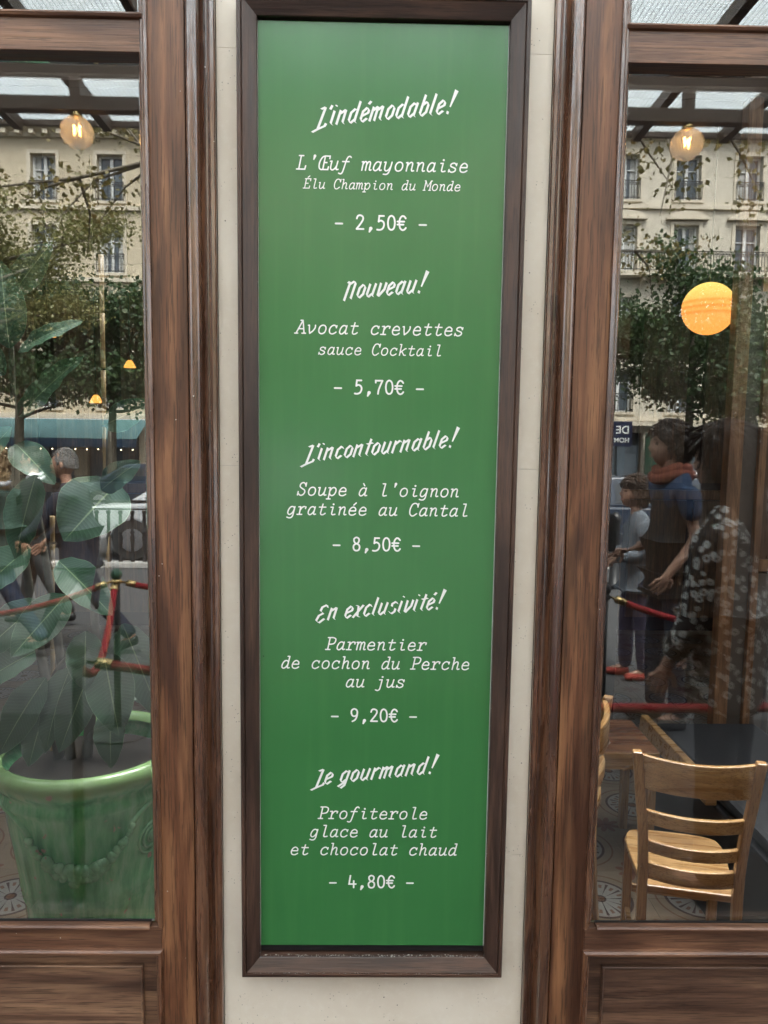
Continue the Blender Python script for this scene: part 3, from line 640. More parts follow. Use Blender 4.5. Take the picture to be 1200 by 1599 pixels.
leaves = [((-1.018, .80, 1.82), (-1.03, .78, 2.06), .115, (.15, -1, .15)), ((-1.021, .85, 1.632), (-.80, .70, 1.80), .085, (.3, -1, .6)), ((-.73, .72, 1.61), (-.60, .68, 1.67), .085, (0, -1, .3)),
    ((-.70, .72, 1.45), (-.805, .60, 1.315), .20, (.1, -.9, .6)), ((-.93, .74, 1.47), (-.99, .70, 1.24), .12, (-.2, -1, .3)), ((-.905, .70, .905), (-1.05, .66, .69), .105, (.1, -1, .5)),
    ((-.842, .72, .93), (-.918, .64, .715), .095, (-.2, -1, .4)), ((-.735, .68, .985), (-.672, .60, .782), .13, (.2, -1, .4)), ((-.775, .66, 1.05), (-.762, .60, .905), .10, (0, -1, .5)),
    ((-.712, .66, .84), (-.702, .60, .688), .085, (0, -1, .3)), ((-.71, .62, 1.44), (-.61, .60, 1.52), .075, (0, -1, .4)), ((-.78, .70, .93), (-.845, .62, .72), .10, (.3, -1, .5)),
    ((-.92, .72, .80), (-.95, .66, .665), .085, (0, -1, .3)), ((-1.03, .82, 1.60), (-1.16, .72, 1.42), .10, (-.3, -1, .5)), ((-1.05, .84, 1.75), (-1.20, .80, 1.90), .10, (.2, -1, .2)),
    ((-1.00, .85, 1.25), (-1.16, .74, 1.12), .12, (0, -1, .6)), ((-.90, .80, 1.22), (-.72, .70, 1.10), .11, (.2, -1, .7)), ((-.95, .80, 1.10), (-1.12, .70, .96), .12, (-.1, -1, .6)),
    ((-.88, .80, 1.12), (-.98, .66, .98), .12, (.1, -1, .4)), ((-1.04, .88, 1.98), (-.92, .84, 2.12), .09, (.2, -1, .2)), ((-1.03, .85, 1.55), (-.90, .74, 1.47), .10, (.2, -1, .8)),
    ((-.74, .86, 1.02), (-.61, .80, .75), .12, (.2, -1, .4)), ((-.78, .92, .98), (-.69, .90, .72), .11, (.1, -1, .3)), ((-1.04, .90, 1.82), (-.86, .86, 1.93), .07, (.1, -1, .9)), ((-1.0, .9, .93), (-1.2, .86, .84), .10, (0, -1, .7)), ((-.86, .9, .86), (-.66, .86, .80), .09, (0, -1, .8))]
for k, (a, b, wd, fc) in enumerate(leaves): add_leaf(a, b, wd, fc, droop=random.Random(k).uniform(.06, .24), seed=k)
stems = [[(-.93, .88, .58), (-1.00, .88, .95), (-1.045, .88, 1.35), (-1.04, .86, 1.62), (-1.045, .87, 1.95)], [(-.90, .85, .58), (-.90, .80, .9), (-.94, .80, 1.25), (-.98, .82, 1.5)],
         [(-.86, .86, .58), (-.80, .80, .95), (-.77, .72, 1.12), (-.73, .72, 1.35), (-.72, .72, 1.6)], [(-.94, .86, .58), (-.92, .78, .85), (-.84, .72, .97)], [(-1.04, .87, 1.55), (-1.02, .86, 1.62), (-1.0, .84, 1.66)]]
for s in stems:
    P = [Vector(p)-O for p in catmull(s, 4)]; MB().tube(P, [.017-.011*i/len(P) for i in range(len(P))], 8).build('stem', STEMM, plant, world=False)
BAM = plain('bamboo_cane', (.27, .18, .08), .5, .25, 20)
for a, b, lb in (((-.815, .95, .60), (-.809, .95, 2.116), 'tall bamboo cane standing upright among the rubber plant leaves'), ((-.985, .92, .60), (-.955, .90, 1.34), 'short bamboo cane leaning in the pot beside the plant stem')):
    c = empty('bamboo_cane', a, 0, lb, 'cane'); a, b = Vector(a), Vector(b); n = 9
    m = MB()
    for i in range(n):
        p, q = a.lerp(b, i/n)-a, a.lerp(b, (i+.97)/n)-a; m.tube([p, p.lerp(q, .03), p.lerp(q, .5), q], [.0085, .0070, .0068, .0078], 10)
    m.build('cane_shaft', BAM, c, world=False)
# ---- chairs
def make_chair(name, loc, rz, label, grp='honey-coloured cafe chairs'):
    t = empty(name, loc, rz, label, 'chair', grp)
    def bow(x, w, d): return -d*(1-(2*x/w)**2)
    def slat(w, z0, z1, d, yb, th, nm, dip=0):
        m = MB(); n = 14
        for i in range(n):
            xa, xb = -w/2+w*i/n, -w/2+w*(i+1)/n
            ya, yb_ = yb+bow(xa, w, d), yb+bow(xb, w, d); za, zb = z1-dip*(1-(2*xa/w)**2), z1-dip*(1-(2*xb/w)**2)
            vs = [(xa, ya, z0), (xb, yb_, z0), (xb, yb_, zb), (xa, ya, za), (xa, ya+th, z0), (xb, yb_+th, z0), (xb, yb_+th, zb), (xa, ya+th, za)]
            m.add(vs, [(0, 1, 2, 3), (4, 7, 6, 5), (0, 4, 5, 1), (3, 2, 6, 7)]+([(0, 3, 7, 4)] if i == 0 else [])+([(1, 5, 6, 2)] if i == n-1 else []), 0, True)
        o = m.build(nm, PINE_X, t, world=False, bevel=.003); return o
    slat(.352, .757, .853, .036, -.012, .018, 'crest_rail', .006)
    slat(.300, .655, .693, .036, -.006, .018, 'back_slat'); slat(.276, .570, .604, .034, .0, .018, 'back_slat'); slat(.262, .488, .535, .026, .008, .020, 'seat_rail')
    for s in (-1, 1):   # back legs sweeping up into the posts
        P = [(s*.150, -.018, .0), (s*.146, .004, .25), (s*.145, .012, .46), (s*.150, .006, .60), (s*.165, -.004, .72), (s*.183, -.016, .862)]
        P = catmull(P, 4); m = MB(); vs = []
        for p in P: x, y, z = p; k = .0155; vs += [(x-k, y-.013, z), (x+k, y-.013, z), (x+k, y+.017, z), (x-k, y+.017, z)]
        n = len(P); m.add(vs, [(i*4+j, i*4+(j+1) % 4, (i+1)*4+(j+1) % 4, (i+1)*4+j) for i in range(n-1) for j in range(4)]+[(0, 3, 2, 1), (n*4-4, n*4-3, n*4-2, n*4-1)], 0, False)
        m.build('leg', PINE, t, world=False, bevel=.004)
        MB().prism([(s*.150-.016, .335), (s*.150+.016, .335), (s*.150+.016, .367), (s*.150-.016, .367)], 'z', 0, .432).build('leg', PINE, t, world=False, bevel=.004)
        MB().box(s*.148-.009, s*.148+.009, .012, .334, .19, .215).build('stretcher', PINE_X, t, world=False, bevel=.003)
    MB().box(-.133, .133, .345, .360, .26, .285).build('stretcher', PINE_X, t, world=False, bevel=.003)
    MB().box(-.130, .130, .0, .016, .20, .225).build('stretcher', PINE_X, t, world=False, bevel=.003)
    pts = catmull([(-.135, .03), (-.160, .18), (-.165, .33), (-.11, .385), (.11, .385), (.165, .33), (.160, .18), (.135, .03)], 4)
    MB().prism([tuple(p) for p in pts], 'z', .434, .456).build('seat', PINE_X, t, world=False, bevel=.005)
    MB().box(-.133, .133, .340, .360, .385, .432).build('apron', PINE_X, t, world=False)
    return t
c1_ = make_chair('cafe_chair', (.880, .565, FZ), R(-13), 'honey-coloured wooden chair with curved slats, its back close to the right window'); c1_.scale = (.85, .90, .99)
make_chair('cafe_chair', (.672, .84, FZ), R(62), 'honey-coloured wooden chair half hidden behind the window post, turned sideways')
# ---- low table and bench
tb = empty('low_table', (.98, 1.62, FZ), 0, 'small square wooden table standing low behind the nearest chair', 'table')
MB().box(.72, 1.13, 1.46, 1.80, .355, .378).build('table_top', wood('red_brown_table_top', 'x', (.09, .03, .015), (.22, .085, .035), (.36, .17, .07), seed=15, rough=.25), tb, bevel=.003)
MB().box(.722, 1.128, 1.452, 1.4598, .352, .374).build('table_edge', PINE_X, tb)
for x in (.74, 1.11):
    for y in (1.48, 1.78): MB().box(x-.016, x+.016, y-.016, y+.016, FZ, .3545).build('leg', PINE, tb)
MB().box(.757, 1.093, 1.472, 1.488, .30, .3545).build('apron', PINE_X, tb)
bn = empty('bench', (1.35, 1.1, FZ), 0, 'dark upholstered bench with a honey wood edge along the partition', 'bench')
MB().box(1.20, 1.66, .55, 1.78, FZ, .33).build('bench_box', plain('black_leatherette', (.010, .010, .012), .35, .3, 14), bn, bevel=.012)
MB().prism([(1.165, .33), (1.205, .33), (1.205, .40), (1.175, .40)], 'y', 1.12, 1.80).build('bench_edge', PINE_X, bn, bevel=.004)
MB().box(1.215, 1.66, .56, 1.77, .3305, .38).build('seat_cushion', plain('dark_blue_cushion', (.010, .011, .014), .6, .3, 14), bn, bevel=.02)
# ---- timber screen
DX = .08
ts = empty('timber_screen', (1.6+DX, 1.85, FZ), 0, 'tall timber screen with posts and a grey panelled foot inside the right window', 'screen')
for a, b in ((1.415, 1.475), (1.545, 1.575), (2.20, 2.26)): MB().box(a+DX, b+DX, 1.81, 1.87, FZ, 2.955).build('post', W_INP, ts, bevel=.003)
GP = plain('grey_brown_panel_paint', (.085, .07, .062), .5, .25, 9)
MB().box(1.5755+DX, 2.1995+DX, 1.83, 1.85, FZ, 1.02).build('panel', GP, ts)
mitre_frame(1.64+DX, 2.14+DX, FZ+.12, .92, [(-.002, 1.8295), (.0, 1.815), (.012, 1.808), (.022, 1.820), (.024, 1.8295)], GP, GP, ts, 'panel_moulding')
for z in (1.03, 2.2): MB().box(1.5755+DX, 2.1995+DX, 1.82, 1.86, z, z+.05).build('cross_rail', W_INP, ts)
MB().box(1.4755+DX, 1.5445+DX, 1.835, 1.845, FZ, 2.2).build('infill_board', GP, ts)
for k in range(5): MB().box(1.58+DX+k*.122, 1.69+DX+k*.122, 1.835, 1.845, 1.081, 2.199).build('infill_board', W_IN, ts)
MB().box(1.12, 1.30, 2.55, 2.75, FZ, 2.6).build('interior_column', BLACK)
tag(bpy.data.objects['interior_column'], 'slim black column standing on the tiled floor beyond the bench', 'column')
# ---- lamps
SHADE = emis('glowing_lamp_paper', (1.0, .42, .08), .26)
def lantern(x, y, z, r, label):
    t = empty('hanging_lantern', (x, y, z), 0, label, 'lamp', None)
    pr = []
    for i in range(61):
        a = math.pi*i/60; k = 1+.012*math.cos(i*math.pi/1.5*2) if 12 < i < 34 else 1
        pr.append((max(.001, r*k*math.sin(a)), -r*1.0*math.cos(a)))
    MB().lathe(pr, n=40).build('lamp_shade', LANT, t, world=False)
    MB().tube([(0, 0, r), (0, 0, 2.95-z)], .003, 6).build('cord', BLACK, t, world=False)
def lant_mat():
    g = N('glowing_lantern_glass'); sz = g.n('ShaderNodeSeparateXYZ'); g.l(g.co(), sz.inputs[0])
    c = g.ramp(g.math('ADD', g.math('MULTIPLY', sz.outputs[2], 4.0), .5), [(.0, (1., .34, .06)), (.35, (1., .38, .09)), (.40, (.9, .27, .05)), (.44, (1., .40, .09)), (.50, (.9, .28, .05)), (.54, (1., .43, .10)), (.60, (.92, .32, .06)), (.64, (1., .50, .12)), (.8, (1., .62, .15)), (1., (1., .75, .2))])
    e = g.n('ShaderNodeEmission'); g.l(c, e.inputs[0]); e.inputs[1].default_value = .24; g.l(e.outputs[0], g.out.inputs[0]); return g.m
LANT = lant_mat()
lantern(1.50, 2.10, 2.17, .115, 'round glowing orange lantern hanging inside the right window')
def cone(x, y, z, r, label):
    t = empty('pendant_lamp', (x, y, z), 0, label, 'lamp', 'small orange pendant lamps inside')
    MB().lathe([(r, 0), (r*.55, r*.9), (r*.30, r*1.2), (.001, r*1.22)], n=24).build('lamp_shade', SHADE, t, world=False)
    MB().tube([(0, 0, r*1.2), (0, 0, 2.95-z)], .003, 6).build('cord', BLACK, t, world=False)
cone(-1.42, 2.6, 1.73, .034, 'small orange pendant lamp glowing beside the bamboo cane'); cone(-1.655, 2.6, 2.06, .04, 'small orange pendant lamp glowing behind the upper leaves'); cone(-1.40, 3.1, 1.95, .035, 'small orange pendant lamp hanging near the window post')
# ================================================================== THE STREET IN FRONT OF THE CAFE
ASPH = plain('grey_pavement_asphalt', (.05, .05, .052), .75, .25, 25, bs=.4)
ROADM = plain('dark_road_asphalt', (.055, .055, .058), .8, .25, 25, bs=.4)
GRAN = plain('granite_kerb', (.34, .33, .31), .7, .2, 30)
def struct(o): return tag(o, kind='structure')
struct(MB().box(-45, 45, -9.6, -3.105, -.3, 0).build('pavement', ASPH)); ASPH_SHADED = plain('shade_darkened_asphalt', (.022, .022, .024), .9, .35, 30, bs=.5)  # near strip: asphalt colour darkened to carry the shade under the canopy
struct(MB().box(-45, 45, -3.1, -.0, -.3, 0).build('shaded_pavement', ASPH_SHADED)); struct(MB().box(-45, 45, -30.0, -9.9, -.35, -.13).build('road', ROADM))
struct(MB().box(-45, 45, -48, -30.3, -.3, 0).build('pavement', ASPH)); struct(MB().box(-150, 150, -180, 60, -.6, -.36).build('ground', ASPH))
for y, lab in ((-9.9, 'k'), (-30.3, 'k')):
    k = empty('kerb', (0, y, 0)); struct(k)
    for i in range(-30, 30): MB().box(i*1.2+.004, i*1.2+1.196, y+.002, y+.298, -.28, .004).build('kerb_stone', GRAN, k, bevel=.012)
PAINT = plain('white_road_paint', (.6, .6, .58), .7, .15, 20)
rm = empty('road_markings', (0, -20, -.126)); struct(rm)
for i in range(-9, 9): MB().box(i*4.5, i*4.5+3, -20.07, -19.93, -.1299, -.126).build('lane_dash', PAINT, rm)
CLEAR = glass('clear_roof_glass', .04, (.95, .96, .96))
# ---- canopy
cn = empty('glass_canopy', (0, -1.3, 3.3), 0, 'brown timber canopy with wired glass roof over the cafe pavement', 'canopy')
MB().box(-6.5, 6.5, -1.985, -1.935, 3.006, 3.062).build('beam', BROWN, cn); MB().box(-6.5, 6.5, -1.97, -1.95, 3.148, 3.166).build('purlin', BROWN, cn)
MB().box(-6.5, 6.5, -.06, -.002, 3.18, 3.28).build('wall_plate', BROWN, cn); MB().box(-6.5, 6.5, -2.60, -2.578, 3.2335-.028, 3.2335).build('front_rail', BROWN, cn)
for i in range(-15, 15):
    x = 1.32+.445*i; MB().box(x-.02, x+.02, -2.5775, -.0605, 3.1785, 3.233).build('rafter', BROWN, cn)
    MB().box(x+.021, x+.424, -2.60, -.061, 3.2345, 3.2405).build('roof_pane', WIRED, cn)
for x in (-3.9, -1.275, 1.34, 3.95): MB().box(x-.022, x+.022, -1.98, -1.94, 3.0625, 3.1475).build('king_post', BROWN, cn)
for x in (-6.3, 6.3): MB().box(x-.06, x+.06, -1.96, -1.84, 0, 2.999).build('post', BROWN, cn)
vb = empty('added_glass_roof', (0, 1.3, 3.1), 0, 'wired glass roof over the front room of the cafe', 'roof')  # unseen roof, added so daylight brightens the pot and chairs
MB().box(-5.1, 5.1, .0, .09, 2.9605, 3.10).build('wall_plate', BROWN, vb); MB().box(-5.1, 5.1, 1.80, 1.859, 2.9605, 3.10).build('ridge_plate', BROWN, vb)
for i in range(-6, 7):
    x = .80*i; MB().box(x-.02, x+.02, .0905, 1.7995, 3.0, 3.08).build('rafter', BROWN, vb); MB().box(x+.021, x+.779, .05, 1.85, 3.1005, 3.1065).build('roof_pane', CLEAR, vb)
FIL = emis('warm_filament', (1.0, .50, .14), 16.)
def globe_mat():
    g = N('ribbed_globe_glass'); t = g.n('ShaderNodeBsdfTransparent'); t.inputs[0].default_value = (.85, .83, .82, 1); d = g.n('ShaderNodeBsdfTranslucent'); d.inputs[0].default_value = (.8, .78, .76, 1)
    gl = g.n('ShaderNodeBsdfGlossy'); gl.inputs['Roughness'].default_value = .15
    m1 = g.n('ShaderNodeMixShader'); m1.inputs[0].default_value = .5; g.l(t.outputs[0], m1.inputs[1]); g.l(d.outputs[0], m1.inputs[2])
    m2 = g.n('ShaderNodeMixShader'); m2.inputs[0].default_value = .08; g.l(m1.outputs[0], m2.inputs[1]); g.l(gl.outputs[0], m2.inputs[2]); g.l(m2.outputs[0], g.out.inputs[0]); return g.m
GLOBE = globe_mat()
for x, lb in ((-1.273, 'clear globe bulb hanging from the canopy beam, reflected in the left window'), (1.34, 'clear globe bulb hanging from the canopy beam, reflected in the right window'), (-3.9, 'clear globe bulb at the far left of the canopy beam'), (3.95, 'clear globe bulb at the far right of the canopy beam')):
    t = empty('globe_lamp', (x, -1.96, 2.921), 0, lb, 'lamp', 'globe lamps under the canopy')
    n = 48; pr = [(max(.001, .066*math.sin(math.pi*i/20)), -.066*math.cos(math.pi*i/20)) for i in range(19)]
    m = MB(); vs = [(r*(1+.03*math.cos(24*2*math.pi*k/96))*math.cos(2*math.pi*k/96), r*(1+.03*math.cos(24*2*math.pi*k/96))*math.sin(2*math.pi*k/96), z) for r, z in pr for k in range(96)]
    m.add(vs, [(i*96+k, i*96+(k+1) % 96, (i+1)*96+(k+1) % 96, (i+1)*96+k) for i in range(18) for k in range(96)], 0, True); m.build('globe', GLOBE, t, world=False)
    MB().lathe([(.001, .085), (.022, .082), (.024, .066), (.020, .058), (.001, .055)], n=16).build('socket', BRASS, t, world=False)
    MB().tube([(-.012, 0, .03), (-.010, .004, -.012), (0, 0, .02), (.010, -.004, -.012), (.012, 0, .03)], .0045, 6).build('filament', FIL, t, world=False)
# ---- stanchions and velvet ropes
def stanchion(x, y, knob, label, h=.90):
    t = empty('stanchion', (x, y, 0), 0, label, 'stanchion', 'rope stanchions before the cafe')
    MB().lathe([(.001, 0), (.16, 0), (.162, .008), (.15, .016), (.03, .028), (.022, .05)], n=32).build('base', BLACK, t, world=False)
    MB().tube([(0, 0, .05), (0, 0, h-.06)], .019, 14).build('pole', BLACK, t, world=False)
    MB().lathe([(.019, h-.085), (.028, h-.08), (.028, h-.06), (.019, h-.055)], n=16).build('collar', BRASS if knob is not BLACK else BLACK, t, world=False)
    MB().ball((0, 0, h-.03), .032, 18).build('knob', knob, t, world=False)
GKN = plain('green_painted_knob', (.05, .14, .08), .3, .2)
st = [(-1.40, -2.78, GKN, 'black rope stanchion with a green ball knob behind the left window view', .93), (-.985, -1.12, BLACK, 'all-black rope stanchion standing nearest the left window', .93),
      (1.20, -2.45, BLACK, 'black rope stanchion beside the pillar-side of the right window view', .93), (3.0, -1.15, BLACK, 'black rope stanchion beyond the right window', .93), (3.2, -2.6, BLACK, 'black rope stanchion far right behind the waiting people', .93), (-3.2, -2.7, BLACK, 'black rope stanchion far left along the pavement', .93)]
for x, y, k, lb, h in st: stanchion(x, y, k, lb, h)
def rope(a, b, sag, label):
    a, b = Vector(a), Vector(b); n = 22; t = empty('velvet_rope', a, 0, label, 'rope', 'red velvet ropes between the stanchions')
    P = [a.lerp(b, i/n)-Vector((0, 0, sag*4*(i/n)*(1-i/n)))-a for i in range(n+1)]
    MB().tube([P[0]+(P[1]-P[0]).normalized()*.08]+P[1:-1]+[P[-1]+(P[-2]-P[-1]).normalized()*.08], .017, 10).build('velvet', RED, t, world=False)
    for q, p in ((P[0], P[1]), (P[-1], P[-2])):
        d_ = (p-q).normalized(); MB().tube([q, q+d_*.03, q+d_*.032, q+d_*.085], [.006, .006, .020, .020], 10).build('brass_hook', BRASS, t, world=False)
rope((-1.40, -2.76, .86), (-1.0, -1.15, .86), .22, 'red velvet rope from the green-knobbed stanchion to the black one')
rope((-1.37, -2.78, .86), (1.17, -2.46, .86), .12, 'red velvet rope running behind the menu pier')
rope((1.23, -2.45, .86), (3.17, -2.6, .86), .20, 'red velvet rope in front of the waiting boy')
rope((-.95, -1.12, .86), (2.97, -1.15, .86), .15, 'long red velvet rope nearest the cafe windows')
rope((-1.43, -2.78, .86), (-3.17, -2.7, .86), .2, 'red velvet rope running off to the left')
# ---- balustrade
def railing(x0, x1, y, label):
    t = empty('balustrade', ((x0+x1)/2, y, 0), 0, label, 'railing')
    MB().box(x0, x1, y-.12, y+.12, 0, .075).build('stone_base', GRAN, t, bevel=.01)
    MB().box(x0, x1, y-.035, y+.035, .90, .935).build('top_rail', BLACK, t); MB().box(x0, x1, y-.02, y+.02, .80, .82).build('rail', BLACK, t)
    me = MB().lathe([(.028, .0755), (.028, .12), (.018, .14), (.024, .3), (.036, .42), (.018, .46), (.036, .485), (.018, .51), (.026, .62), (.022, .74), (.034, .755), (.030, .79)], n=8).mesh('baluster'); me.materials.append(BLACK)
    n = int((x1-x0)/.165)
    for i in range(n):
        o = bpy.data.objects.new('baluster', me); COL.objects.link(o); o.parent = t; o.location = (x0+.08+i*.165-(x0+x1)/2, 0, 0)
railing(-8.2, -2.1, -9.3, 'black iron balustrade on a stone base at the pavement edge')
BOL = empty('bollard', (2.99, -7.9, 0), 0, 'dark iron bollard on the pavement by the waiting boy', 'bollard')
MB().lathe([(.001, 0), (.09, 0), (.09, .06), (.06, .08), (.055, .80), (.07, .82), (.06, .90), (.02, .94), (.001, .945)], n=20).build('post', BLACK, BOL, world=False)
# ---- cars
TYRE = plain('tyre_rubber', (.02, .02, .02), .8); CGL = plain('dark_car_glass', (.02, .025, .03), .06, .1); CHR = plain('alloy', (.5, .5, .52), .3, .1, metal=1); TAIL = plain('red_tail_lamp', (.4, .01, .01), .3)
def car(x, y, rz, paint, label, van=False, grp='cars in the boulevard'):
    t = empty('parked_car', (x, y, -.13), rz, label, 'car', grp); L = 4.7 if van else 4.3; H = 1.95 if van else 1.46
    low = [(-L/2, .35), (-L/2+.03, .62), (-L/2+.1, .86), (-1.0, .93), (1.2, .95), (L/2-.1, .93), (L/2, .7), (L/2, .35), (1.72, .33), (1.62, .55), (1.35, .66), (1.08, .55), (.98, .30), (-.98, .30), (-1.08, .55), (-1.35, .66), (-1.62, .55), (-1.72, .33)]
    top = [(-1.45, .93), (-.75, H-.1), (-.55, H-.02), (.2, H), (L/2-.9, H-.04), (L/2-.35, 1.28), (L/2-.12, .94)] if not van else [(-1.6, .93), (-1.1, H-.25), (-.8, H-.05), (.2, H), (L/2-.15, H-.04), (L/2-.04, .95)]
    def sec(poly, w0, w1, nm, mat):
        m = MB(); n = len(poly); zs = [p[1] for p in poly]; lo, hi = min(zs), max(zs)
        def wf(z): return w0+(w1-w0)*(z-lo)/(hi-lo)
        vs = [(p[0], -wf(p[1]), p[1]) for p in poly]+[(p[0], wf(p[1]), p[1]) for p in poly]
        m.add(vs, [(i, (i+1) % n, (i+1) % n+n, i+n) for i in range(n)]+[tuple(range(n))[::-1], tuple(range(n, 2*n))]); return m.build(nm, mat, t, world=False, bevel=.04)
    sec(low, .86, .84, 'body', paint); sec(top, .80, .62, 'cabin', paint)
    for s in (-1, 1):
        for a, b in ((-.85, -.05), (.03, .85)):
            m = MB(); zz = (1.0, H-.14); yy = [.80+(.62-.80)*(z-.93)/(H-.93)+.012 for z in zz]
            m.add([(a-(.32 if a < -.5 else 0), s*yy[0], zz[0]), (b, s*yy[0], zz[0]), (b, s*yy[1], zz[1]), (a+.10, s*yy[1], zz[1]), (a-(.32 if a < -.5 else 0), s*(yy[0]-.03), zz[0]), (b, s*(yy[0]-.03), zz[0]), (b, s*(yy[1]-.03), zz[1]), (a+.10, s*(yy[1]-.03), zz[1])], [(0, 1, 2, 3), (4, 7, 6, 5), (0, 4, 5, 1), (2, 6, 7, 3)])
            m.build('side_window', CGL, t, world=False)
        for wx in (-1.35, 1.35):
            wo_ = MB().tube([(wx, s*.70, .33), (wx, s*.87, .33)], .32, 20).build('wheel', TYRE, t, world=False)
            MB().tube([(wx, s*.871, .33), (wx, s*.885, .33)], .19, 14).build('rim', CHR, wo_, world=False)
        MB().box(-L/2-.01, -L/2+.05, s*.62-.14, s*.62+.14, .62, .74).build('headlight', CHR, t, world=False); MB().box(L/2-.06, L/2+.01, s*.66-.12, s*.66+.12, .72, .88).build('tail_light', TAIL, t, world=False)
        MB().box(-.95, -.80, s*.86, s*1.0, .98, 1.10).build('mirror', paint, t, world=False)
    m = MB(); m.add([(-1.40, -.66, 1.0), (-1.40, .66, 1.0), (-.84, .56, H-.14), (-.84, -.56, H-.14), (-1.37, -.66, .98), (-1.37, .66, .98), (-.81, .56, H-.16), (-.81, -.56, H-.16)], [(0, 1, 2, 3), (4, 7, 6, 5), (0, 4, 5, 1), (2, 6, 7, 3), (0, 3, 7, 4), (1, 5, 6, 2)])
    m.build('windscreen', CGL, t, world=False); return t
WP = plain('white_car_paint', (.7, .7, .7), .25, .03); SP = plain('light_grey_car_paint', (.42, .43, .44), .25, .03); GP2 = plain('silver_car_paint', (.32, .33, .34), .25, .05, metal=.4); BP = plain('dark_blue_car_paint', (.02, .03, .05), .25, .1); RP = plain('red_car_paint', (.35, .03, .02), .25, .1)
car(-8.3, -11.6, 0, GP2, 'silver car behind the balustrade at the left of the left window view'); car(-2.5, -11.8, 0, SP, 'light grey car behind the balustrade near the window post'); car(-13.8, -16.0, math.pi, WP, 'white van driving beyond the silver car', True)
car(-6.8, -22.5, 0, BP, 'dark blue car in the far lane'); car(10.6, -22.6, 0, GP2, 'silver car in the far lane right of the middle'); car(4.9, -12.0, math.pi, BP, 'dark blue car parked by the near kerb right of the balustrade')
# ---- buildings
LIM = plain('pale_parisian_limestone', (.50, .43, .315), .85, .22, 1.6, bs=.1); LIM2 = plain('light_grey_limestone', (.52, .475, .39), .85, .20, 1.6, bs=.1); LIM3 = plain('cut_stone_trim', (.56, .50, .40), .8, .1, 2, bs=.1)
ZINC = plain('zinc_roof', (.20, .22, .25), .5, .15, 2); SHOPD = plain('dark_shopfront_paint', (.02, .028, .03), .4); WFR = plain('white_window_paint', (.66, .67, .66), .5, .05); CURT = plain('white_net_curtain', (.45, .45, .43), .9); WGL = plain('reflective_old_window_glass', (.10, .125, .15), .10, .6, .9); IRON = BLACK
def rail_mesh(w, h=.9):
    m = MB(); m.box(-w/2, w/2, -.02, .02, h-.04, h); m.box(-w/2, w/2, -.015, .015, .06, .09); m.box(-w/2, w/2, -.012, .012, h-.22, h-.20)
    n = max(3, int(w/.13))
    for i in range(n+1): x = -w/2+w*i/n; m.box(x-.010, x+.010, -.010, .010, 0, h-.04)
    for i in range(n): x = -w/2+w*(i+.5)/n; m.box(x-.035, x+.035, -.008, .008, h-.17, h-.09)
    return m
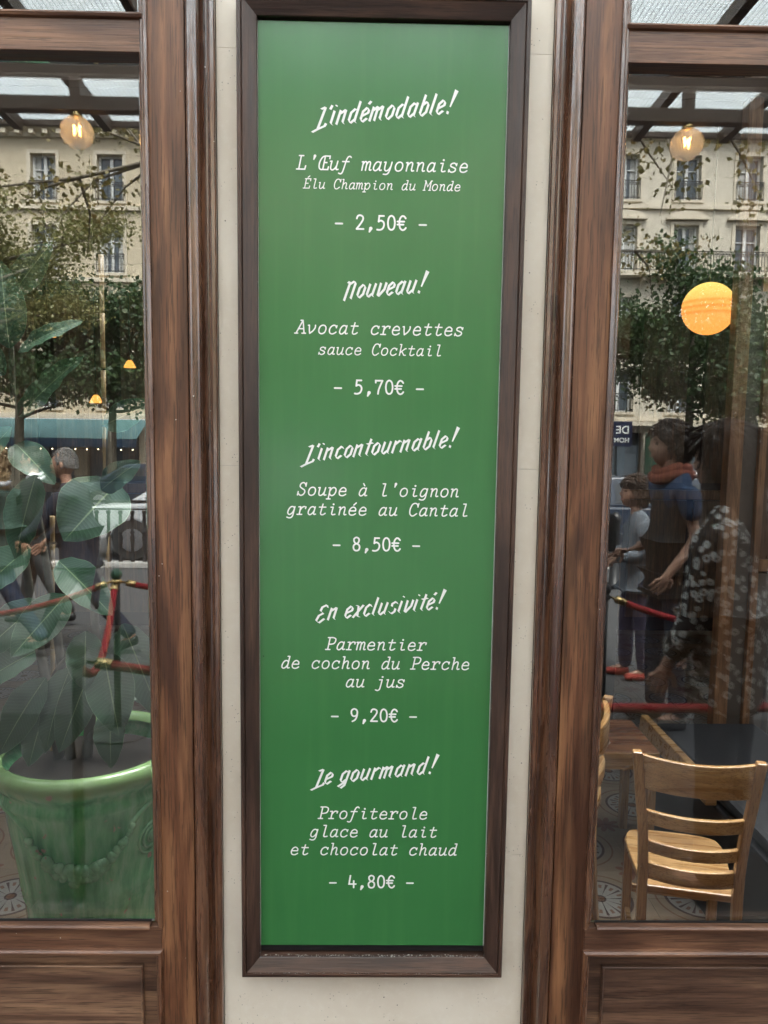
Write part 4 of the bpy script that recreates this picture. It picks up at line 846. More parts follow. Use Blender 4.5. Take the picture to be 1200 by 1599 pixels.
def building(x0, x1, cols, floors, corn, mat, label, roofh=3.0, balc=(), pedim=(), ww=1.15, shop_h=3.25):
    Y = -34.6; t = empty('apartment_building', ((x0+x1)/2, Y, 0), 0, label, 'building', 'apartment buildings across the boulevard')
    m = MB(); zc = shop_h; m.box(x0, x1, Y-12, Y-.55, 0, corn)
    for (b, a) in floors:
        m.box(x0, x1, Y-.549, Y, zc, b); xs = [x0]+[v for c in cols for v in (c-ww/2, c+ww/2)]+[x1]
        for i in range(0, len(xs), 2): m.box(xs[i], xs[i+1], Y-.549, Y, b, a)
        zc = a
    m.box(x0, x1, Y-.549, Y, zc, corn); wl = m.build('wall', mat, t)
    wm = {}
    for fi, (b, a) in enumerate(floors):
        h = a-b
        fm = MB(); fm.box(-ww/2, -ww/2+.09, -.34, -.26, 0, h); fm.box(ww/2-.09, ww/2, -.34, -.26, 0, h); fm.box(-ww/2+.09, ww/2-.09, -.34, -.26, h-.09, h); fm.box(-ww/2+.09, ww/2-.09, -.34, -.26, 0, .1); fm.box(-.07, .07, -.335, -.255, .1, h-.09)
        fm.box(-ww/2+.09, -.07, -.33, -.27, h*.68, h*.68+.04); fm.box(.07, ww/2-.09, -.33, -.27, h*.68, h*.68+.04)
        fme = fm.mesh('window_frame'); fme.materials.append(WFR)
        pm = MB().box(-ww/2, ww/2, -.36, -.345, 0, h).mesh('pane'); pm.materials.append(WGL)
        sm = MB(); k = .16; sm.box(-ww/2-k, -ww/2-.001, .0005, .05, 0, h+k); sm.box(ww/2+.001, ww/2+k, .0005, .05, 0, h+k); sm.box(-ww/2, ww/2, .0005, .05, h+.001, h+k); sm.box(-ww/2-k, ww/2+k, .0005, .09, -.12, -.001)
        if fi in pedim:
            arc = [(ww*.75*math.cos(q), .0+.30*math.sin(q)) for q in np.linspace(0, math.pi, 13)]
            sm.prism([(p[0], h+.30+p[1]) for p in arc], 'y', .0005, .16); sm.box(-ww*.85, ww*.85, .0005, .22, h+.20, h+.298)
        sme = sm.mesh('surround'); sme.materials.append(LIM3)
        jr = rail_mesh(ww+.1, .85).mesh('rail'); jr.materials.append(IRON)
        for c in cols:
            wn = bpy.data.objects.new('window', sme); COL.objects.link(wn); wn.parent = t; wn.location = (c-(x0+x1)/2, 0, b)
            for nm, me in (('window_frame', fme), ('pane', pm)):
                o = bpy.data.objects.new(nm, me); COL.objects.link(o); o.parent = wn
            hk = (int(c*7.3)+fi*5) % 4
            if hk < 3:
                cm = MB()
                if hk in (0, 2): cm.box(-ww/2+.1, -.24 if hk else -.09, -.3449, -.342, .1, h-.1)
                if hk in (1, 2): cm.box(.26 if hk == 2 else .09, ww/2-.1, -.3449, -.342, .1, h-.1)
                cme = cm.mesh('curtain'); cme.materials.append(CURT); o = bpy.data.objects.new('curtain', cme); COL.objects.link(o); o.parent = wn
            if fi not in balc:
                o = bpy.data.objects.new('window_guard', jr); COL.objects.link(o); o.parent = wn; o.location = (0, .08, 0)
        if fi in balc:
            MB().box(x0+.3, x1-.3, Y+.001, Y+.65, b-.25, b-.04).build('balcony_slab', LIM3, t)
            rm_ = rail_mesh(x1-x0-.7, .92); me = rm_.mesh('r'); me.transform(Matrix.Translation(((x0+x1)/2, Y+.6, b-.039))); link('balcony_railing', me, IRON, t)
            bk = MB()
            for c in cols:
                for s in (-1, 1): bk.prism([(Y+.001, b-.251), (Y+.5, b-.251), (Y+.4, b-.42), (Y+.15, b-.5), (Y+.001, b-.75)], 'x', c+s*.85-.1, c+s*.85+.1)
            bk.build('balcony_brackets', LIM3, t)
        else:
            MB().box(x0, x1, Y+.001, Y+.14, b-.42, b-.24).build('string_course', LIM3, t)
    MB().prism([(Y+.001, corn-.5), (Y+.12, corn-.5), (Y+.16, corn-.3), (Y+.55, corn-.18), (Y+.60, corn), (Y+.001, corn)], 'x', x0, x1).build('cornice', LIM3, t)
    dm = MB(); x = x0+.2
    while x < x1-.2: dm.box(x, x+.22, Y+.161, Y+.45, corn-.46, corn-.27); x += .62
    dm.build('cornice_brackets', LIM3, t)
    MB().prism([(Y+.2, corn+.001), (Y-.9, corn+roofh), (Y-5, corn+roofh+.8), (Y-11.5, corn+roofh), (Y-11.9, corn+.001)], 'x', x0+.05, x1-.05).build('roof', ZINC, t)
    for c in cols:
        d = MB().box(c-.75, c+.75, Y-1.0, Y+.02, corn+.2, corn+2.1).build('dormer', LIM3, t); MB().box(c-.5, c+.5, Y+.021, Y+.06, corn+.45, corn+1.85).build('pane', WGL, d)
        MB().box(c-.05, c+.05, Y+.061, Y+.09, corn+.45, corn+1.85).build('window_frame', WFR, d)
    for c in (x0+1.5, x1-1.5): MB().box(c-.5, c+.5, Y-6, Y-3, corn+roofh, corn+roofh+2).build('chimney', mat, t)
    # shop fronts
    n = len(cols)
    for i, c in enumerate(cols):
        s = MB().box(c-1.2, c+1.2, Y-.4, Y-.30, .0, 2.95).build('shopfront', SHOPD, t)
        MB().box(c-1.08, c-.06, Y-.298, Y-.27, .5, 2.35).build('shop_pane', WGL, s); MB().box(c+.06, c+1.08, Y-.298, Y-.27, .5, 2.35).build('shop_pane', WGL, s)
    pm = MB(); xs = [x0]+[v for c in cols for v in (c-1.2, c+1.2)]+[x1]
    for i in range(0, len(xs), 2):
        if xs[i+1]-xs[i] > .05:
            for k in range(9): pm.box(xs[i], xs[i+1], Y-.549, Y-.005 if k % 2 else Y+.01, k*.328, k*.328+.32)
    pm.box(x0, x1, Y-.549, Y-.001, 2.951, shop_h-.001); pm.build('ground_floor_stonework', mat, t)
    MB().box(x0, x1, Y+.001, Y+.32, 3.252, 3.44).build('ledge', LIM3, t)
    return t
building(-27.5, -7.05, [-15.06+3.0*k for k in range(-4, 3)], [(3.75, 5.5), (6.5, 8.65), (9.9, 12.0), (13.1, 15.16)], 16.35, LIM, 'cream stone apartment block with bracketed cornice, left across the boulevard', balc=(1,))
building(-7.0, 7.6, [-5.4+2.9*k for k in range(5)], [(3.8, 5.7), (6.6, 8.8), (10.0, 12.1), (13.2, 15.2)], 16.9, LIM2, 'grey stone apartment block in the middle across the boulevard', balc=(2,))
building(7.65, 28, [17.12-2.85*2.97+2.85*k for k in range(0, 7)], [(3.9, 5.9), (6.9, 9.2), (10.3, 12.5), (13.6, 15.62)], 16.75, LIM2, 'pale stone apartment block with curved pediments, right across the boulevard', balc=(2,), pedim=(2,))
# ---- awning with small bulbs, hanging sign, green door
AWN = plain('teal_awning_canvas', (.055, .125, .135), .8, .1, 3); AWV = plain('blue_awning_valance', (.014, .045, .09), .8, .1, 3)
aw = empty('awning', (-13.7, -34.2, 2.2), 0, 'teal canvas awning with a blue valance over a shop across the boulevard', 'awning')
MB().prism([(-34.2, 3.20), (-32.4, 2.30), (-32.4, 2.27), (-34.2, 3.16)], 'x', -17.3, -10.3).build('canvas', AWN, aw)
MB().box(-17.3, -10.3, -32.42, -32.395, 1.92, 2.268).build('valance', AWV, aw)
MB().box(-17.3, -10.3, -34.25, -34.19, 3.15, 3.24).build('head_rail', WFR, aw)
BULB = emis('small_warm_bulb', (1, .8, .5), 3)
sl = empty('string_lights', (-13.7, -32.5, 1.85), 0, 'string of small warm bulbs hanging under the teal awning', 'string lights')
MB().tube([(-17.2, -32.5, 1.86), (-10.4, -32.5, 1.86)], .008, 5).build('cable', BLACK, sl)
for k in range(14): MB().ball((-17.0+k*.5, -32.5, 1.82), .035, 8).build('bulb', BULB, sl)
NAVY = plain('navy_sign_board', (.012, .018, .05), .4, .1)
sg = empty('shop_sign', (11.2, -33.7, 2.25), 0, 'navy projecting shop sign with white letters across the boulevard', 'sign')
MB().box(10.55, 11.86, -33.78, -33.70, 2.28, 3.40).build('sign_board', NAVY, sg, bevel=.01); MB().box(10.6, 10.66, -34.59, -33.781, 2.8, 2.85).build('bracket', BLACK, sg)
def sign_text(s, x, z, size, parent):
    cu = bpy.data.curves.new('letters', 'FONT'); cu.body = s; cu.size = size; cu.extrude = .006; cu.offset = .012*size
    ob = bpy.data.objects.new('tmp', cu); COL.objects.link(ob); bpy.context.view_layer.update()
    me = bpy.data.meshes.new_from_object(ob.evaluated_get(bpy.context.evaluated_depsgraph_get())); bpy.data.objects.remove(ob)
    me.transform(Matrix.Translation((x, -33.694, z)) @ Matrix.Rotation(math.pi, 4, 'Z') @ Matrix.Rotation(math.pi/2, 4, 'X')); me.materials.clear()
    return link('lettering', me, WHITE, parent)
sign_text('DE', 11.74, 2.86, .50, sg); sign_text('HOM', 11.74, 2.46, .30, sg)
dr = empty('carriage_door', (13.2, -34.55, 0), 0, 'dark green double carriage door across the boulevard', 'door')
DG = plain('bottle_green_door_paint', (.008, .05, .03), .35)
for s in (-1, 1):
    p = MB().box(13.35+(0.01 if s > 0 else -.66), 13.35+(.66 if s > 0 else -.01), -34.28, -34.20, .0, 2.9).build('door_leaf', DG, dr)
    for z0, z1 in ((.3, 1.2), (1.4, 2.7)): MB().box(13.35+(.12 if s > 0 else -.55), 13.35+(.55 if s > 0 else -.12), -34.199, -34.17, z0, z1).build('door_panel', DG, p)
# ---- plane trees
def leafmat(name, a, b, c_):
    g = N(name); oi = g.n('ShaderNodeAttribute'); oi.attribute_name = 'tint'; c = g.ramp(oi.outputs['Fac'], [(.0, a), (.55, b), (1., c_)])
    p = g.n('ShaderNodeBsdfPrincipled'); g.l(c, p.inputs['Base Color']); p.inputs['Roughness'].default_value = .5
    tr = g.n('ShaderNodeBsdfTranslucent'); g.l(c, tr.inputs[0]); mx = g.n('ShaderNodeMixShader'); mx.inputs[0].default_value = .35
    g.l(p.outputs[0], mx.inputs[1]); g.l(tr.outputs[0], mx.inputs[2]); g.l(mx.outputs[0], g.out.inputs[0]); return g.m
LG = leafmat('plane_leaf_green', (.015, .036, .013), (.036, .076, .025), (.09, .12, .036)); LB = leafmat('plane_leaf_bronze', (.07, .07, .022), (.16, .14, .045), (.32, .21, .06)); LY = leafmat('plane_leaf_light', (.085, .10, .032), (.18, .18, .06), (.32, .27, .10))
BARK = plain('mottled_plane_bark', (.13, .11, .08), .85, .5, 6)
def tree(x, y, th, zb, zt, rad, nleaf, ls, mat, label, seed, lean=0, nb=9, spread=1.0, clump=.55, grp='plane trees along the boulevard'):
    q = random.Random(seed); t = empty('plane_tree', (x, y, 0), 0, label, 'tree', grp); rt = .035*math.sqrt(th)*2
    m = MB(); P = [(0, 0, -.1), (.03, .02, zb*.5), (.06+lean*.3, 0, zb), (lean*.6, .1, (zb+zt)/2), (lean, 0, zt*.92)]
    P = catmull(P, 5); n = len(P); m.tube(P, [rt*(1-.82*i/n) for i in range(n)], 10); m.build('trunk', BARK, t, world=False)
    tips = []; m = MB()
    for k in range(nb):
        f = (k+.5)/nb; z0 = zb*.85+(zt*.8-zb*.85)*f; a = k*2.4+q.uniform(-.4, .4); L = rad*spread*(.72+.28*math.sin(math.pi*min(1, f*.9+.12)))*q.uniform(.75, 1.1)
        p0 = Vector(P[min(n-1, int((z0/zt)*n*.95))]); d = Vector((math.cos(a), math.sin(a), q.uniform(.12, .55))); pts = [p0]
        for j in range(5):
            d = (d+Vector((q.uniform(-.28, .28), q.uniform(-.28, .28), q.uniform(-.18, .20)))).normalized(); pts.append(pts[-1]+d*L/5)
            if j > 0:
                for s in range(2):
                    e = (d+Vector((q.uniform(-1, 1), q.uniform(-1, 1), q.uniform(-.5, .7)))).normalized(); tl = L*.34*q.uniform(.5, 1); a0 = pts[-1]; a1 = a0+e*tl*.5; e2 = (e+Vector((q.uniform(-.5, .5), q.uniform(-.5, .5), q.uniform(-.5, .2)))).normalized(); a2 = a1+e2*tl*.5
                    m.tube([a0, a1, a2], [rt*.12, rt*.07, rt*.02], 5, caps=False); tips += [a1, a2]
        m.tube(pts, [rt*.34*(1-.85*i/5) for i in range(6)], 6); tips += pts[3:]
    m.build('branches', BARK, t, world=False)
    T = np.array([tuple(v) for v in tips]); T = T[T[:, 2] > zb-.2] if (T[:, 2] > zb-.2).any() else T
    rg = np.random.RandomState(seed); idx = rg.randint(0, len(T), nleaf); per = rg.rand(len(T))
    C = T[idx]+rg.normal(0, clump*.5, (nleaf, 3))*np.array([1, 1, .72]); C[:, 2] = np.maximum(C[:, 2], zb-.6-rg.rand(nleaf)*.5)
    u = rg.normal(size=(nleaf, 3)); u /= np.linalg.norm(u, axis=1)[:, None]; v = np.cross(u, rg.normal(size=(nleaf, 3))); v /= np.linalg.norm(v, axis=1)[:, None]
    s = ls*(.6+.8*rg.rand(nleaf))[:, None]; nn = np.cross(u, v)
    V = np.stack([C-u*s*.55, C+v*s*.42+nn*s*.12, C+u*s*.6, C-v*s*.42+nn*s*.12], 1).reshape(-1, 3)
    me = bpy.data.meshes.new('crown'); me.vertices.add(nleaf*4); me.vertices.foreach_set('co', V.ravel()); me.loops.add(nleaf*4); me.loops.foreach_set('vertex_index', np.arange(nleaf*4))
    me.polygons.add(nleaf); me.polygons.foreach_set('loop_start', np.arange(nleaf)*4); me.polygons.foreach_set('loop_total', np.full(nleaf, 4))
    at = me.attributes.new('tint', 'FLOAT', 'FACE'); at.data.foreach_set('value', np.clip(.25+.5*per[idx]*rg.rand(nleaf)+.35*rg.rand(nleaf), 0, 1).astype(np.float32)); me.update()
    o = link('crown', me, mat, t, world=False); return t
k = 0
for x, y, zb, zt, r_, m_, n_, lb in [(-17.5, -27.5, 4.1, 9.6, 3.0, LG, 15000, 'dense dark green plane tree far left in the row across the boulevard'), (-13.4, -28, 4.2, 10.0, 2.7, LG, 15000, 'dense green plane tree in the row, right of the far left one'), (-9.7, -27.4, 4.0, 8.4, 2.4, LG, 14000, 'rounded green plane tree before the cream block'),
    (-3.5, -28, 3, 9.2, 2.8, LG, 7000, 'green plane tree left of the middle across the boulevard'), (3.5, -28, 3, 9.4, 2.8, LG, 7000, 'green plane tree right of the middle across the boulevard'), (11.9, -27.6, 4.4, 9.0, 3.4, LG, 17000, 'dense dark plane tree beside the navy sign'),
    (15.4, -28, 3.2, 9.3, 2.9, LG, 17000, 'dense dark plane tree before the green carriage door'), (18.6, -27.5, 2.8, 9.6, 2.9, LG, 14000, 'dense dark plane tree far right in the row')]:
    tree(x, y, zt, zb, zt, r_, n_, .15, m_, lb, 20+k, nb=15, clump=.95); k += 1
tree(-9.6, -17.5, 8, 4.6, 7.6, 3.1, 17000, .078, LY, 'light green young plane tree with bronze tips, left side of the road', 41, nb=11, clump=.5)
tree(.3, -10.9, 9.4, 5.3, 8.7, 5.1, 17000, .075, LB, 'sparse bronze-leaved plane tree at the near kerb behind the menu pier', 45, nb=20, spread=1.3, clump=.42)
tree(-11, -10.9, 9, 5.5, 9, 3, 5000, .12, LG, 'green plane tree at the near kerb, far left', 61, nb=10, clump=.7); tree(11, -10.9, 9, 5.5, 9, 3, 5000, .12, LG, 'green plane tree at the near kerb, far right', 62, nb=10, clump=.7)
# ================================================================== PEOPLE ON THE PAVEMENT
def skin_mesh(verts, edges, radii, sub=2, mats=None, root=0):
    me = bpy.data.meshes.new('sk'); me.from_pydata([tuple(v) for v in verts], edges, []); ob = bpy.data.objects.new('sk', me); COL.objects.link(ob)
    sk = ob.modifiers.new('s', 'SKIN'); sk.use_smooth_shade = True; sk.branch_smoothing = .6
    for i, r_ in enumerate(radii):
        d = me.skin_vertices[0].data[i]; d.radius = (r_, r_) if not isinstance(r_, tuple) else r_; d.use_root = (i == root)
    ss = ob.modifiers.new('u', 'SUBSURF'); ss.levels = sub; ss.render_levels = sub
    bpy.context.view_layer.update(); out = bpy.data.meshes.new_from_object(ob.evaluated_get(bpy.context.evaluated_depsgraph_get())); bpy.data.objects.remove(ob); bpy.data.meshes.remove(me)
    for p in out.polygons: p.use_smooth = True
    return out
SKN = plain('skin', (.42, .235, .165), .5, .08, 8); SKD = plain('skin_tanned', (.36, .19, .125), .5, .08, 8)
def hairm(name, c1, c2):
    g = N(name); n = g.noise(g.co(1, 1, .18), 90, 4, .6); g.pr(g.mix(c1, c2, n), .45, 0, n, .6, .004); return g.m
HB = hairm('dark_brown_hair', (.006, .004, .003), (.035, .02, .013)); HG = hairm('short_grey_hair', (.09, .085, .08), (.22, .215, .21)); HL = hairm('blond_hair', (.12, .075, .035), (.36, .25, .13)); HM = hairm('brown_hair', (.02, .011, .007), (.07, .038, .02))
def cloth(name, c, v=.18): return plain(name, c, .85, v, 9, bs=.4)
EYE = plain('eye_dark', (.02, .015, .01), .2); LIP = plain('lip', (.28, .09, .08), .5, .1)
def wn(v, seed): return Vector((noise.noise(v*18+Vector((seed, 0, 0))), noise.noise(v*18+Vector((0, seed, 7))), noise.noise(v*18+Vector((3, 0, seed)))))
def person(loc, rz, H, label, pose, top, trousers, hair, hairkind, skin=SKN, coat_r=1.0, sleeves='long', shoes=None, extra=None, head_turn=0, hem=.46, grp='people on the pavement reflected in the glass'):
    t = empty('person', loc, rz, label, 'person', grp); lean = pose.get('lean', 0)
    def tr(base, a, L, out=0): return base+Vector((math.sin(a)*math.cos(out), math.sin(out), -math.cos(a)*math.cos(out)))*L*H
    pel = Vector((0, 0, .535*H-pose.get('drop', 0)*H)); up = Vector((math.sin(lean), 0, math.cos(lean)))
    wai = pel+up*.09*H; che = pel+up*.205*H; ntk = pel+up*.295*H; nek = ntk+Vector((math.sin(lean*.6), 0, math.cos(lean*.6)))*.035*H+Vector((.012*H, 0, 0))
    hc = nek+Vector((.012*H, 0, .075*H))
    J = {}
    for s, k in ((-1, 'R'), (1, 'L')):
        hip = pel+Vector((0, s*.052*H, -.01*H)); a, f = pose.get('leg'+k, (0, 0)); kn = tr(hip, a, .245); an = tr(kn, a-f, .235); fa_ = pose.get('foot'+k, 0); toe = an+Vector((.085*H*math.cos(fa_), s*.01*H, -.030*H+.085*H*math.sin(fa_)))
        sh = pel+up*.275*H+Vector((0, s*.098*H, 0)); ua, o_, fl = pose.get('arm'+k, (0, .08, .15)); el = tr(sh, ua, .165, s*o_); wr = tr(el, ua+fl, .145, s*o_*.1)
        d = (wr-el).normalized(); J[k] = (hip, kn, an, toe, sh, el, wr, d)
    # body with hands
    V = [pel, wai, che, ntk, nek, hc]; E = [(0, 1), (1, 2), (2, 3), (3, 4), (4, 5)]; Rr = [(.062*H, .078*H), (.055*H, .068*H), (.055*H, .075*H), (.034*H, .036*H), .030*H, .030*H]
    for s, k in ((-1, 'R'), (1, 'L')):
        hip, kn, an, toe, sh, el, wr, d = J[k]; b = len(V)
        V += [hip, kn, an, toe]; Rr += [.050*H, .033*H, .023*H, (.022*H, .014*H)]; E += [(0, b), (b, b+1), (b+1, b+2), (b+2, b+3)]
        V += [sh, el, wr]; Rr += [.024*H, .022*H, .0155*H]; E += [(3, b+4), (b+4, b+5), (b+5, b+6)]
        pm = wr+d*.035*H; V.append(pm); Rr.append((.019*H, .012*H)); E.append((b+6, b+7)); q = d.cross(Vector((0, 1, 0))).normalized(); yy = q.cross(d).normalized()
        for fi in range(4):
            o_ = q*(fi-1.5)*.0125*H; L = (.050, .056, .053, .042)[fi]*H*.85; b2 = len(V); base = pm+d*.012*H+o_; c_ = pose.get('curl', .5)
            m1 = base+(d*math.cos(c_*.5)-yy*s*math.sin(c_*.5))*L*.5; m2 = m1+(d*math.cos(c_*1.5)-yy*s*math.sin(c_*1.5))*L*.5
            V += [base, m1, m2]; Rr += [.0062*H, .0052*H, .0042*H]; E += [(b+7, b2), (b2, b2+1), (b2+1, b2+2)]
        b2 = len(V); V += [wr+d*.018*H-q*.020*H, wr+d*.045*H-q*.034*H-yy*s*.01*H]; Rr += [.0070*H, .0050*H]; E += [(b+7, b2), (b2, b2+1)]
    body = skin_mesh(V, E, Rr, 1)
    for v in body.vertices:
        if pel.z+.05*H < v.co.z < ntk.z+.03*H and abs(v.co.y) < .135*H: v.co.y *= .88; v.co.x = (v.co.x-pel.x)*.9+pel.x; v.co.z -= .010*H
    # head with a face
    bm = bmesh.new(); bm.from_mesh(body); hm = Matrix.Translation(hc) @ Matrix.Rotation(head_turn, 4, 'Z') @ Matrix.Rotation(-pose.get('nod', 0), 4, 'Y'); Hs = H/1.72 if H > 1.5 else (H+.18)/1.72
    ring, seg = 26, 30; hv = []
    for i in range(ring+1):
        ph = math.pi*i/ring; z = math.cos(ph); r_ = math.sin(ph); row = []
        for k2 in range(seg):
            a = 2*math.pi*k2/seg; cx, sy = math.cos(a), math.sin(a); x, y, zz = .094*r_*cx, .074*r_*sy, .118*z
            f = max(0, cx)
            if zz < -.02: tt = min(1, (-.02-zz)/.10); x *= 1-.10*tt*(1-f)-.30*tt*max(0, -cx); y *= 1-.34*tt; x += .018*tt*f
            if abs(y) < .02 and cx > .6:
                wy = math.exp(-(y/.0105)**2); nz = (zz+.006)
                x += wy*(.024*max(0, 1-abs((zz+.018)/.030))**1.0 if zz < .012 else .010*math.exp(-((zz-.02)/.018)**2))
                x += .006*math.exp(-(y/.02)**2)*(math.exp(-((zz+.055)/.008)**2)+math.exp(-((zz+.071)/.009)**2)); x += .007*math.exp(-(y/.022)**2)*math.exp(-((zz+.098)/.014)**2)
            if cx > .3: x -= .010*(math.exp(-((abs(y)-.031)/.015)**2))*math.exp(-((zz-.005)/.015)**2)
            row.append(bm.verts.new(hm @ (Vector((x, y, zz))*Hs)))
        hv.append(row)
    for i in range(ring):
        for k2 in range(seg):
            try: bm.faces.new((hv[i][k2], hv[i+1][k2], hv[i+1][(k2+1) % seg], hv[i][(k2+1) % seg]))
            except ValueError: pass
    for s in (-1, 1):   # ears
        eb = [bm.verts.new(hm @ (Vector((-.004+.015*math.cos(a)*e-.004, s*(.068+w_), -.006+.028*math.sin(a)*e))*Hs)) for e, w_ in ((1, 0), (1, .014), (.55, .016)) for a in [2*math.pi*j/10 for j in range(10)]]
        for l_ in range(2):
            for j in range(10): bm.faces.new((eb[l_*10+j], eb[l_*10+(j+1) % 10], eb[l_*10+10+(j+1) % 10], eb[l_*10+10+j]))
        bm.faces.new(eb[20:30])
    bmesh.ops.recalc_face_normals(bm, faces=bm.faces); bm.to_mesh(body); bm.free()
    for p in body.polygons: p.use_smooth = True
    bo = link('body', body, skin, t, world=False)
    for s in (-1, 1):
        e = MB().ball((0, 0, 0), .0105*Hs, 10).mesh('eye'); e.transform(Matrix.Translation(hm @ (Vector((.077, s*.031, .005))*Hs))); link('eye', e, EYE, bo, world=False)
    ml = MB(); ml.box(-.004, .006, -.020, .020, -.003, .003); me = ml.mesh('mouth'); me.transform(Matrix.Translation(hm @ (Vector((.093, 0, -.0635))*Hs))); link('mouth', me, LIP, bo, world=False)
    eb = MB()
    for s in (-1, 1): eb.box(-.004, .005, s*.031-.015, s*.031+.015, -.0025, .0025)
    me = eb.mesh('eyebrows'); me.transform(hm @ Matrix.Scale(Hs, 4) @ Matrix.Translation((.084, 0, .027))); link('eyebrows', me, hair, bo, world=False)
    # hair
    if hairkind:
        m = bmesh.new(); sd_ = hash(label) % 97; rows = []; long_ = {'short': 0, 'mop': .0, 'bob': .13, 'long': .36, 'crop': 0}[hairkind]; k1 = {'short': 1.10, 'crop': 1.045, 'mop': 1.20, 'bob': 1.20, 'long': 1.24}[hairkind]
        nr, ns = 22, 40
        for i in range(nr+1):
            ph = math.pi*.66*i/nr; row = []
            for j in range(ns):
                a = 2*math.pi*j/ns; cx, sy = math.cos(a), math.sin(a); lim = .36+(.30 if cx < .35 else 0)*1
                front = max(0., cx); stop = (math.pi*(.66-.30*front**1.0-.0)) if hairkind != 'crop' else math.pi*(.58-.26*front)
                p = min(ph, stop); r_ = math.sin(p); z = math.cos(p); kk = k1 if ph <= stop else k1*.97
                v = Vector((.094*r_*cx-.008, .074*r_*sy, .118*z+.004))*kk; v += wn(v, sd_)*(.006 if hairkind in ('short', 'crop') else .011)
                row.append(m.verts.new(hm @ (v*Hs)))
            rows.append(row)
        for i in range(nr):
            for j in range(ns):
                try: m.faces.new((rows[i][j], rows[i+1][j], rows[i+1][(j+1) % ns], rows[i][(j+1) % ns]))
                except ValueError: pass
        if long_:
            cur = []; A0 = R(62); nn, ll = 44, 16
            for i in range(ll+1):
                f = i/ll; z = .055-(.055+.085+long_)*f; row = []
                for j in range(nn+1):
                    a = A0+(2*math.pi-2*A0)*j/nn; wdt = 1.14+.32*math.sin(f*2.2)*(1 if hairkind == 'bob' else .9); rad_x, rad_y = .096*wdt, .078*wdt
                    zz = z+(.02*noise.noise(Vector((j*.7, sd_, 0))))*f; v = Vector((math.cos(a)*rad_x-.012-.02*f*(hairkind == 'long'), math.sin(a)*rad_y, zz)); v *= 1
                    st_ = noise.noise(Vector((j*.9, f*2.2, sd_)))*.014; v.x += math.cos(a)*st_; v.y += math.sin(a)*st_
                    row.append(m.verts.new(hc+(Matrix.Rotation(head_turn, 3, 'Z') @ v)*Hs))
                cur.append(row)
            for i in range(ll):
                for j in range(nn): m.faces.new((cur[i][j], cur[i+1][j], cur[i+1][j+1], cur[i][j+1]))
        bmesh.ops.remove_doubles(m, verts=m.verts, dist=1e-5); bmesh.ops.recalc_face_normals(m, faces=m.faces)
        q_ = random.Random(sd_); base = [v.co.copy() for v in m.verts if v.co.z > hc.z-.09 and not (v.co.x > hc.x+.035 and v.co.z < hc.z+.065)]; cen = hc.copy(); SL = {'short': .030, 'crop': .012, 'mop': .042, 'bob': .08, 'long': .10}[hairkind]
        for _ in range(900 if hairkind != 'crop' else 500):
            b_ = q_.choice(base); o_ = (b_-cen).normalized(); b_ = b_+o_*q_.uniform(.001, .008); dn = (Vector((q_.uniform(-.5, .3), q_.uniform(-.4, .4), -1))); dn = (dn-o_*dn.dot(o_)*.85).normalized(); sd2 = dn.cross(o_).normalized(); L_ = SL*q_.uniform(.5, 1.3); w_ = q_.uniform(.0022, .0045)
            v0 = m.verts.new(b_-sd2*w_); v1 = m.verts.new(b_+sd2*w_); v2 = m.verts.new(b_+dn*L_*.6+o_*.006+sd2*w_*.8); v3 = m.verts.new(b_+dn*L_*.6+o_*.006-sd2*w_*.8); v4 = m.verts.new(b_+dn*L_+o_*q_.uniform(-.004, .012))
            m.faces.new((v0, v1, v2, v3)); m.faces.new((v3, v2, v4))
        me = bpy.data.meshes.new('hair'); m.to_mesh(me); m.free()
        for p in me.polygons: p.use_smooth = True
        ho = link('hair', me, hair, t, world=False); so_ = ho.modifiers.new('solid', 'SOLIDIFY'); so_.thickness = .008
    # clothes
    c = coat_r; V = [pel-Vector((0, 0, (.535-hem)*H)), pel, wai, che, ntk, ntk.lerp(nek, .75)]; E = [(0, 1), (1, 2), (2, 3), (3, 4), (4, 5)]; Rr = [(.082*H*c, .098*H*c), (.075*H*c, .092*H*c), (.068*H*c, .084*H*c), (.075*H*c, .100*H*c), (.060*H*c, .080*H), (.043*H, .046*H)]
    for s, k in ((-1, 'R'), (1, 'L')):
        hip, kn, an, toe, sh, el, wr, d = J[k]; b = len(V); V.append(sh); Rr.append(.050*H*c); E.append((4, b))
        if sleeves == 'long': V += [el, wr-d*.006*H]; Rr += [.034*H*c, .025*H*c]; E += [(b, b+1), (b+1, b+2)]
        else: V += [sh.lerp(el, .72)]; Rr += [.037*H*c]; E += [(b, b+1)]
    me = skin_mesh(V, E, Rr, 2, root=1)
    for v in me.vertices: v.co += wn(v.co*.7, 5.)*.010
    link('jacket' if sleeves == 'long' else 'shirt', me, top, t, world=False)
    V = [pel+Vector((0, 0, .01*H)), pel-Vector((0, 0, .03*H))]; E = [(0, 1)]; Rr = [(.066*H, .084*H), (.062*H, .080*H)]
    for k in 'RL':
        hip, kn, an, toe, *_ = J[k]; b = len(V); V += [hip.lerp(kn, .15), kn, an-Vector((0, 0, .012*H))]; Rr += [.057*H, .042*H, .036*H]; E += [(1, b), (b, b+1), (b+1, b+2)]
    me = skin_mesh(V, E, Rr, 2, root=1)
    for v in me.vertices: v.co += wn(v.co*.8, 9.)*.008
    link('trousers', me, trousers, t, world=False)
